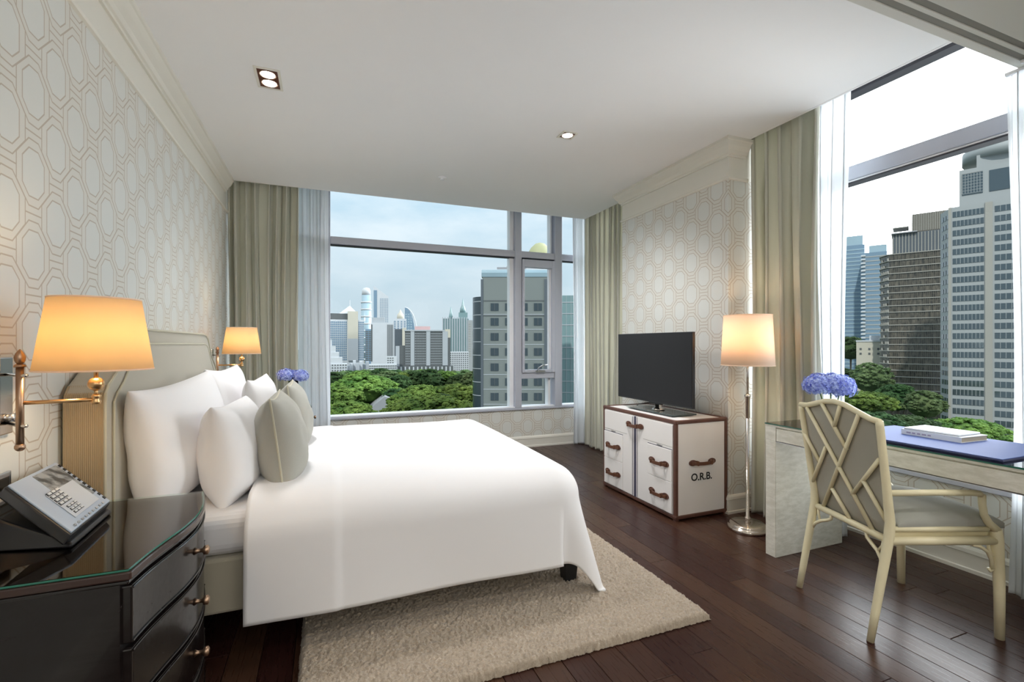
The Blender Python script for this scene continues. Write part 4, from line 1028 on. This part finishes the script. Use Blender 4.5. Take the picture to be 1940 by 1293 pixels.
hydrangea('glass vase of blue hydrangeas on the desk behind the chair', 2.70, 1.86, .752, .965, [(-.055, .035, 0, .078), (.045, -.03, -.008, .078), (0, 0, .012, .07)], .045, .11)
hydrangea('glass vase of blue hydrangeas on the far nightstand', -.245, 4.3, .70, .94, [(-.062, .0, .008, .065), (.05, .0, 0, .065), (0, .05, .0, .055)], .04, .2)

# ------------------------------------------------------------------ trunk cabinet
X0, X1, YA, YZ_, ZT = 2.195, 2.655, 2.565, 3.46, .683
tk = thing('trunk_cabinet', 'ivory steamer-trunk cabinet with brown leather edges and handles under the television', 'cabinet', ((X0+X1)/2, (YA+YZ_)/2, 0))
B(X0+.006, X1-.002, YA+.006, YZ_-.006, .02, ZT-.006).build('body', M['trunk'], tk)
e_ = .026
def edge(*b): B(*b).build('leather_edge', M['leather'], tk, bevel=.006)
for z in (.012, ZT-e_):
    edge(X0, X0+e_, YA, YZ_, z, z+e_); edge(X1-e_, X1, YA, YZ_, z, z+e_); edge(X0, X1, YA, YA+e_, z, z+e_); edge(X0, X1, YZ_-e_, YZ_, z, z+e_)
for x in (X0, X1-e_):
    for y in (YA, YZ_-e_): edge(x, x+e_, y, y+e_, .012, ZT)
for x in (X0+.004, X1-.03):
    for y in (YA+.004, YZ_-.03): B(x, x+.026, y, y+.026, 0, .014).build('foot', M['leather'], tk)
for x in (X0-.001, X1-e_+.001):
    for y in (YA-.001, YZ_-e_+.001):
        for z in (.010, ZT-e_-.004): B(x-.001, x+e_+.001, y-.001, y+e_+.001, z, z+e_+.006).build('corner_cap', M['leather'], tk, bevel=.009, seg=3)
xf = X0+.006
YC = (YA+YZ_)/2
for s in (-1, 1):
    a, b = sorted((YC+s*.012, YC+s*(YZ_-YC-e_-.002)))
    dr = B(xf-.008, xf, a, b, .042, ZT-e_-.006).build('door', M['trunk'], tk, bevel=.002)
    c0, c1 = sorted((YC+s*.155, YC+s*(YZ_-YC-e_-.004)))
    B(xf-.0092, xf-.007, c0, c1, .478, .481).box if False else None
    B(xf-.0094, xf-.0078, c0, c1, .480, .484).build('shadow_gap', M['navy'], dr); B(xf-.0092, xf-.0078, min(YC+s*.10, c1 if s > 0 else c0), max(YC+s*.10, c1 if s > 0 else c0), .500, .5015).build('seam', M['groove'], dr)
    B(xf-.0110, xf-.0078, (c0+c1)/2-.03, (c0+c1)/2+.03, .486, .494).build('lock_plate', M['steel'], dr, bevel=.001)
    for za, zb in ((.262, .478), (.046, .258)):
        B(xf-.014, xf-.008, c0, c1, za, zb).build('drawer_front', M['trunk'], dr, bevel=.002)
    B(xf-.0095, xf-.0078, *sorted((YC+s*.022, YC+s*.027)), .045, ZT-e_-.008).build('blue_stripe', M['navy'], dr)
    B(xf-.0092, xf-.0078, *sorted((YC+s*.034, YC+s*.036)), .045, ZT-e_-.008).build('fine_stripe', M['steel'], dr)
B(xf-.007, xf+.002, YC-.012, YC+.012, .042, ZT-e_-.006).build('centre_gap', M['navy'], tk)
def strap(par, c, along, out, ln=.175):
    c = Vector(c); al = Vector(along); ou = Vector(out)
    pts = [c+al*(ln/2*(-1+2*k/12))+ou*(.004+.024*math.sin(PI*k/12)**.5)+Vector((0, 0, -.004*math.sin(PI*k/12))) for k in range(13)]
    # flat strap
    mb = MB(); vs = []
    for p in pts:
        for dz, do in ((-.012, 0), (.012, 0), (.012, .006), (-.012, .006)): vs.append(p+Vector((0, 0, dz))+ou*do)
    fs = [(i*4+k, i*4+(k+1) % 4, (i+1)*4+(k+1) % 4, (i+1)*4+k) for i in range(12) for k in range(4)]+[(3, 2, 1, 0), (48, 49, 50, 51)]
    mb.add(vs, fs); h = mb.build('handle', M['strap'], par, bevel=.002)
    for s in (-1, 1):
        q = c+al*s*ln*.42; vs = []; n = 14
        for lay in (0, .005):
            for k in range(n):
                a = 2*PI*k/n; vs.append(q+al*math.cos(a)*.034+Vector((0, 0, math.sin(a)*.021))+ou*lay)
        MB().add(vs, [tuple(range(n)), tuple(range(2*n-1, n-1, -1))]+[(k, (k+1) % n, n+(k+1) % n, n+k) for k in range(n)]).build('handle_tab', M['leather'], h, bevel=.001)
        q2 = c+al*s*ln*.30+ou*.022
        MB().add([q2+al*da+Vector((0, 0, dz))+ou*do for do in (-.012, .012) for da, dz in ((-.006, -.016), (.006, -.016), (.006, .016), (-.006, .016))],
                 [(0, 3, 2, 1), (4, 5, 6, 7), (0, 1, 5, 4), (1, 2, 6, 5), (2, 3, 7, 6), (3, 0, 4, 7)]).build('handle_loop', M['strap'], h, bevel=.002)
    return h
for z in (.372, .152):
    for s in (-1, 1): strap(tk, (xf-.014, YC+s*.285, z), (0, 1, 0), (-1, 0, 0))
strap(tk, (xf-.009, YC, .585), (0, 1, 0), (-1, 0, 0), .18)
strap(tk, (2.43, YA+.006, .385), (1, 0, 0), (0, -1, 0), .20)
fc = D.curves.new('letters', 'FONT'); fc.body = 'O.R.B.'; fc.size = .070; fc.align_x = 'CENTER'; fc.extrude = .0006; fc.offset = .0014
to = D.objects.new('tmp', fc); COL.objects.link(to); bpy.context.view_layer.update()
me = D.meshes.new_from_object(to); D.objects.remove(to)
lo = D.objects.new('letters', me); me.materials.clear(); me.materials.append(M['text']); COL.objects.link(lo); lo.parent = tk
lo.location = Vector((2.425, YA+.0052, .262))-tk.location; lo.rotation_euler = (PI/2, 0, 0)

# television
tv = thing('television', 'flat black television standing on the ivory trunk cabinet', 'television', (2.40, 3.0, ZT))
B(2.335, 2.36, 2.56, 3.445, .755, 1.288).build('cabinet', M['black'], tv, bevel=.004)
B(2.3335, 2.336, 2.566, 3.439, .768, 1.282).build('screen', M['screen'], tv)
B(2.36, 2.40, 2.75, 3.25, .83, 1.2).build('rear_housing', M['black'], tv, bevel=.012)
MB().prism([(2.30, 2.72), (2.52, 2.72), (2.52, 3.27), (2.30, 3.27)], 'z', ZT+.001, ZT+.010).build('stand_base', M['topglass'], tv, bevel=.002)
B(2.305, 2.515, 2.725, 3.265, ZT+.0005, ZT+.003).build('stand_underside', M['ext_charcoal'], tv)
MB().lathe([(.05, 0), (.045, .012), (.025, .02), (.022, .085)], (2.40, 3.0, ZT+.010), 20).build('stand_neck', M['nickel'], tv)
B(2.365, 2.39, 2.93, 3.07, .74, .86).build('neck_bracket', M['black'], tv)
tag(MB().tube([(2.44, 3.15, ZT+.006), (2.42, 3.30, ZT+.006), (2.50, 3.38, ZT+.006), (2.60, 3.42, ZT+.006), (2.648, 3.44, ZT+.006)], .0035, 8).build('power_cable', M['black']), 'thin black cable trailing behind the television on the cabinet', 'cable')

# ------------------------------------------------------------------ floor lamp
fx, fy = 2.55, 2.30
fl_ = thing('floor_lamp', 'polished nickel floor lamp with white drum shade beside the desk', 'lamp', (fx, fy, 0))
MB().lathe([(.122, 0), (.124, .006), (.124, .018), (.117, .026), (.110, .028), (.110, .036), (.104, .042), (.03, .046), (.001, .046)], (fx, fy, 0), 48).build('base', M['nickel'], fl_)
MB().lathe([(.022, .044), (.016, .056), (.019, .066), (.019, .076), (.011, .086), (.011, .86), (.001, .86)], (fx, fy, 0), 20).build('lower_pole', M['nickel'], fl_)
MB().lathe([(.011, .72), (.014, .725), (.014, .855), (.019, .858), (.019, .872), (.010, .878)], (fx, fy, 0), 20).build('coupling', M['nickel'], fl_)
MB().lathe([(.007, .87), (.007, 1.20)], (fx, fy, 0), 16).build('upper_pole', M['nickel'], fl_)
n = 48; P = np.zeros((n, 2, 3))
for i in range(n):
    a = 2*PI*i/n
    for j, (r_, z) in enumerate(((.159, 1.065), (.143, 1.388))): P[i, j] = (fx+r_*math.cos(a), fy+r_*math.sin(a), z)
sh = MB().grid(P, True, True).build('lamp_shade', M['shade_white'], fl_, solid=.0015)
for r_, z in ((.159, 1.065), (.143, 1.388)): MB().tube([(fx+r_*math.cos(2*PI*i/n), fy+r_*math.sin(2*PI*i/n), z) for i in range(n)], .003, 6, closed=True).build('shade_trim', M['shade_white'], sh)
MB().tube([(fx-.142, fy, 1.37), (fx+.142, fy, 1.37)], .002, 6).tube([(fx, fy, 1.19), (fx, fy, 1.37)], .002, 6).build('shade_carrier', M['nickel'], fl_)
light('POINT', 'floor_lamp_bulb', (fx, fy, 1.255), 4.5, (1, .70, .46), shadow_soft_size=.04)

# ------------------------------------------------------------------ desk
dx0, dx1, dy0, dy1, dz = 2.35, 2.905, .42, 1.995, .745
dk = thing('desk', 'cream crackle-finished desk with glass top beneath the right window', 'desk', ((dx0+dx1)/2, (dy0+dy1)/2, 0))
for a, b in ((dy1-.065, dy1), (dy0, dy0+.065)): B(dx0, dx1, a, b, 0, dz-.09).build('side_panel', M['desk'], dk, bevel=.003)
B(dx0, dx1, dy0, dy1, dz-.012, dz).build('desktop', M['desk'], dk, bevel=.002)
B(dx0+.012, dx1, dy0, dy1, dz-.09, dz-.012).build('apron', M['desk'], dk)
for a, b in ((1.93, 1.995), (.42, .485)): B(dx0, dx0+.014, a, b, dz-.09, dz-.012).build('leg_cap', M['desk'], dk)
for a, b in ((1.385, 1.926), (.90, 1.379), (.49, .894)): B(dx0, dx0+.012, a, b, dz-.088, dz-.018).build('drawer', M['desk'], dk, bevel=.0015)
B(dx0+.001, dx0+.02, dy0+.065, dy1-.065, dz-.0935, dz-.0905).build('chrome_edge', M['steel'], dk)
B(dx0-.002, dx1, dy0, dy1+.002, dz+.0005, dz+.0075).build('glass_top', M['topglass'], dk)
MB().box(dx0-.0035, dx0-.002, dy0, dy1+.003, dz+.001, dz+.007).box(dx0-.002, dx1, dy1+.002, dy1+.0035, dz+.001, dz+.007).build('glass_edge', M['glassedge'], dk)
zt = dz+.0075
bl = thing('desk_blotter', 'blue leather desk blotter in front of the window', 'blotter', (2.62, 1.29, zt))
B(2.385, 2.86, .985, 1.625, zt, zt+.008).build('board', M['blotteredge'], bl, bevel=.002); B(2.389, 2.856, .989, 1.621, zt+.008, zt+.011).build('leather_pad', M['blotter'], bl, bevel=.001)
zb = zt+.011
bk = thing('book', 'thick paperback book with pale printed spine lying on the blotter', 'book', (2.72, 1.33, zb))
def rbox(cx_, cy_, lx, ly, z0, z1, yaw, off=(0, 0, 0, 0)):
    c, s = math.cos(yaw), math.sin(yaw); vs = []
    for z in (z0, z1):
        for a, b in ((-lx/2, -ly/2), (lx/2, -ly/2), (lx/2, ly/2), (-lx/2, ly/2)): vs.append((cx_+a*c-b*s, cy_+a*s+b*c, z))
    return MB().add(vs, [(0, 3, 2, 1), (4, 5, 6, 7), (0, 1, 5, 4), (1, 2, 6, 5), (2, 3, 7, 6), (3, 0, 4, 7)])
yw = -.04; bx, by = 2.715, 1.335
rbox(bx, by, .185, .235, zb+.002, zb+.022, yw).build('page_block', M['pages'], bk); rbox(bx, by, .19, .24, zb, zb+.002, yw).build('back_cover', M['paperw'], bk); rbox(bx, by, .19, .24, zb+.022, zb+.024, yw).build('front_cover', M['paperw'], bk)
rbox(bx-.0945, by+.004, .003, .24, zb, zb+.024, yw).build('spine', M['paperw'], bk)
for k in range(9): rbox(bx-.0963, by+.09-k*.021, .0006, .013 if k % 3 else .018, zb+.008, zb+.0145, yw).build('spine_lettering', M['print'], bk)
mg = thing('notepad', 'thin white notepad with navy backing on top of the book', 'notepad', (bx, by, zb+.024))
rbox(bx+.004, by+.01, .17, .215, zb+.024, zb+.026, yw+.05).build('backing', M['blotteredge'], mg); rbox(bx+.004, by+.01, .17, .215, zb+.026, zb+.032, yw+.05).build('sheets', M['paperw'], mg)

# ------------------------------------------------------------------ chair
ch = thing('bamboo_armchair', 'cream faux-bamboo armchair with lattice back pulled up to the desk', 'chair', (2.358, 1.373, 0), -math.atan2(.155, .475))
def ct(name, pts, r, par=ch, n=12, mat='chairpaint', flat=1.0): return MB().tube(pts, r, n, flat=flat).build(name, M[mat], par, world=False)
def fback(z): return -.17-.065*(z-.43)/.46
for s in (-1, 1):
    y = s*.215; yt = s*.232
    ct('rear_post', [(-.257, y, 0), (-.235, y, .12), (-.195, y, .33), (-.178, y, .42), (-.176, y+s*.003, .48), (-.20, y+s*.01, .65), (-.232, yt, .875), (-.234, yt, .893)], [.0135, .0155, .018, .019, .018, .0155, .0145, .014])
crest = [(fback(.89), -.236, .890), (fback(.9), -.19, .895), (fback(.91), -.13, .913), (fback(.92), -.06, .935), (fback(.93), 0, .943), (fback(.92), .06, .938), (fback(.91), .13, .918), (fback(.9), .19, .903), (fback(.9), .236, .900)]
ct('crest_rail', crest, .0125)
LOW = .412
ct('lower_back_rail', [(-.176, -.215, .405), (-.176, .215, .405)], .0145)
bars = [((.184, .893), (-.132, .411)), ((.075, .925), (-.044, .735)), ((-.139, .905), (.162, .415)), ((-.039, .93), (.015, .825)), ((.232, .75), (.142, .65)), ((.088, .718), (.222, .509)), ((-.215, .735), (-.039, .536)), ((-.102, .63), (-.205, .508)), ((.083, .526), (-.004, .417))]
# bars end on a long diagonal or on the frame
bars[4] = ((.236, .77), (.146, .634)); bars[7] = ((-.114, .622), (-.212, .475))
for (a, z0), (b, z1) in bars:
    ct('lattice_bar', [(fback(z0)-.006, a, z0), (fback((z0+z1)/2)-.006, (a+b)/2, (z0+z1)/2), (fback(z1)-.006, b, z1)], .0088, n=10)
# fabric back panel
P = np.zeros((17, 8, 3)); 
for i in range(17):
    y = -.222+.444*i/16; topz = float(np.interp(y, [c[1] for c in crest], [c[2] for c in crest]))-.005
    for j in range(8): z = .405+(topz-.405)*j/7; P[i, j] = (fback(z)+.008, y*(.955+.045*j/7), z)
MB().grid(P).build('back_panel', M['backfab'], ch, solid=.008, world=False)
# seat
for s in (-1, 1):
    ct('side_rail', [(-.176, s*.216, .452), (.235, s*.226, .447)], .0105); ct('lower_side_rail', [(-.176, s*.216, .405), (.262, s*.226, .400)], .0175, flat=1.0)
    ct('front_leg', [(.285, s*.228, 0), (.284, s*.228, .2), (.276, s*.227, .40), (.270, s*.226, .445)], [.0165, .0185, .021, .020], n=14)
    arm = [(-.19, s*.222, .600), (0, s*.232, .602), (.15, s*.238, .600), (.185, s*.238, .597), (.20, s*.238, .583)]
    ct('arm', arm, [.0125, .0125, .0125, .0125, .012]); ct('arm_post', [(.196, s*.238, .593), (.20, s*.236, .555), (.212, s*.232, .51), (.235, s*.229, .475), (.272, s*.227, .44)], [.0135, .013, .013, .0145, .018])
    # fretwork brackets
    ct('fret_bracket', [(.255, s*.226, .285), (.252, s*.226, .32), (.235, s*.226, .355), (.20, s*.226, .378), (.17, s*.226, .385)], .0075, n=8)
    ct('fret_scroll', [(.268, s*.226, .335), (.248, s*.226, .345), (.24, s*.226, .37), (.236, s*.226, .395)], .006, n=8)
    ct('fret_scroll', [(.262, s*.226, .285), (.245, s*.226, .275), (.238, s*.226, .288)], .006, n=8)
    ct('back_bracket', [(-.196, s*.205, .30), (-.192, s*.19, .325), (-.185, s*.165, .345), (-.18, s*.13, .36), (-.178, s*.105, .375), (-.178, s*.10, .40)], .0075, n=8)
    ct('back_bracket', [(-.185, s*.17, .345), (-.18, s*.185, .37), (-.178, s*.19, .40)], .006, n=8)
ct('front_rail', [(.27, -.226, .405), (.27, .226, .405)], .0165)
B(-.15, .262, -.205, .205, .41, .445).build('seat_board', M['chairpaint'], ch, world=False)
mbc = MB(); n = 22; us = [math.sin(PI/2*(-1+2*i/n)) for i in range(n+1)]
Pc = np.zeros((n+1, n+1, 3))
for i, u in enumerate(us):
    for j, v in enumerate(us):
        e = (1-u**4)*(1-v**4); Pc[i, j] = (.085+.229*u, .222*v*(1.0 if u > -.6 else 1), .468+.050*max(0, e)**.45)
mbc.grid(Pc); Pd = Pc.copy(); Pd[:, :, 2] = .447; mbc.grid(Pd)
for idx in (0, n):
    for ax in (0, 1):
        A = Pc[idx, :] if ax == 0 else Pc[:, idx]; Bq = Pd[idx, :] if ax == 0 else Pd[:, idx]; mbc.grid(np.stack([A, Bq], 0))
q_ = mbc.build('seat_cushion', M['seatfab'], ch, world=False, merge=.0005)

# ------------------------------------------------------------------ ceiling fittings
def downlight(label, cx_, cy_, hx, hy, lamps):
    o = thing('downlight', label, 'light', (cx_, cy_, ZC))
    t = .014
    MB().box(cx_-hx-t, cx_+hx+t, cy_-hy-t, cy_-hy, ZC-.005, ZC).box(cx_-hx-t, cx_+hx+t, cy_+hy, cy_+hy+t, ZC-.005, ZC).box(cx_-hx-t, cx_-hx, cy_-hy, cy_+hy, ZC-.005, ZC).box(cx_+hx, cx_+hx+t, cy_-hy, cy_+hy, ZC-.005, ZC).build('trim_ring', M['paint'], o, bevel=.001)
    B(cx_-hx, cx_+hx, cy_-hy, cy_+hy, ZC-.0025, ZC-.0005).build('recess', M['recess'], o)
    for y in lamps:
        MB().lathe([(.036, 0), (.036, -.002), (.030, -.003), (.001, -.003)], (cx_, cy_+y, ZC-.0025), 24).build('bulb', M['bulb'], o)
        MB().tube([(cx_+.041*math.cos(2*PI*i/24), cy_+y+.041*math.sin(2*PI*i/24), ZC-.004) for i in range(24)], .002, 6, closed=True).build('bulb_ring', M['bronze'], o)
    return o
downlight('rectangular twin recessed downlight at the left of the ceiling', -.288, 2.887, .05, .095, (-.045, .045))
downlight('small square recessed downlight near the papered pier', 1.558, 2.908, .042, .042, (0,))
sd = thing('sprinkler_head', 'small white sprinkler rosette in the middle of the ceiling', 'sprinkler', (.942, 4.04, ZC))
MB().lathe([(.035, 0), (.034, -.004), (.028, -.007), (.012, -.008), (.010, -.018), (.018, -.02), (.018, -.023), (.001, -.023)], (.942, 4.04, ZC), 24).build('rosette', M['framelt'], sd)
print('planks', pl, 'trees', NT[0], 'tris', sum(len(o.data.polygons) for o in D.objects if o.type == 'MESH'))
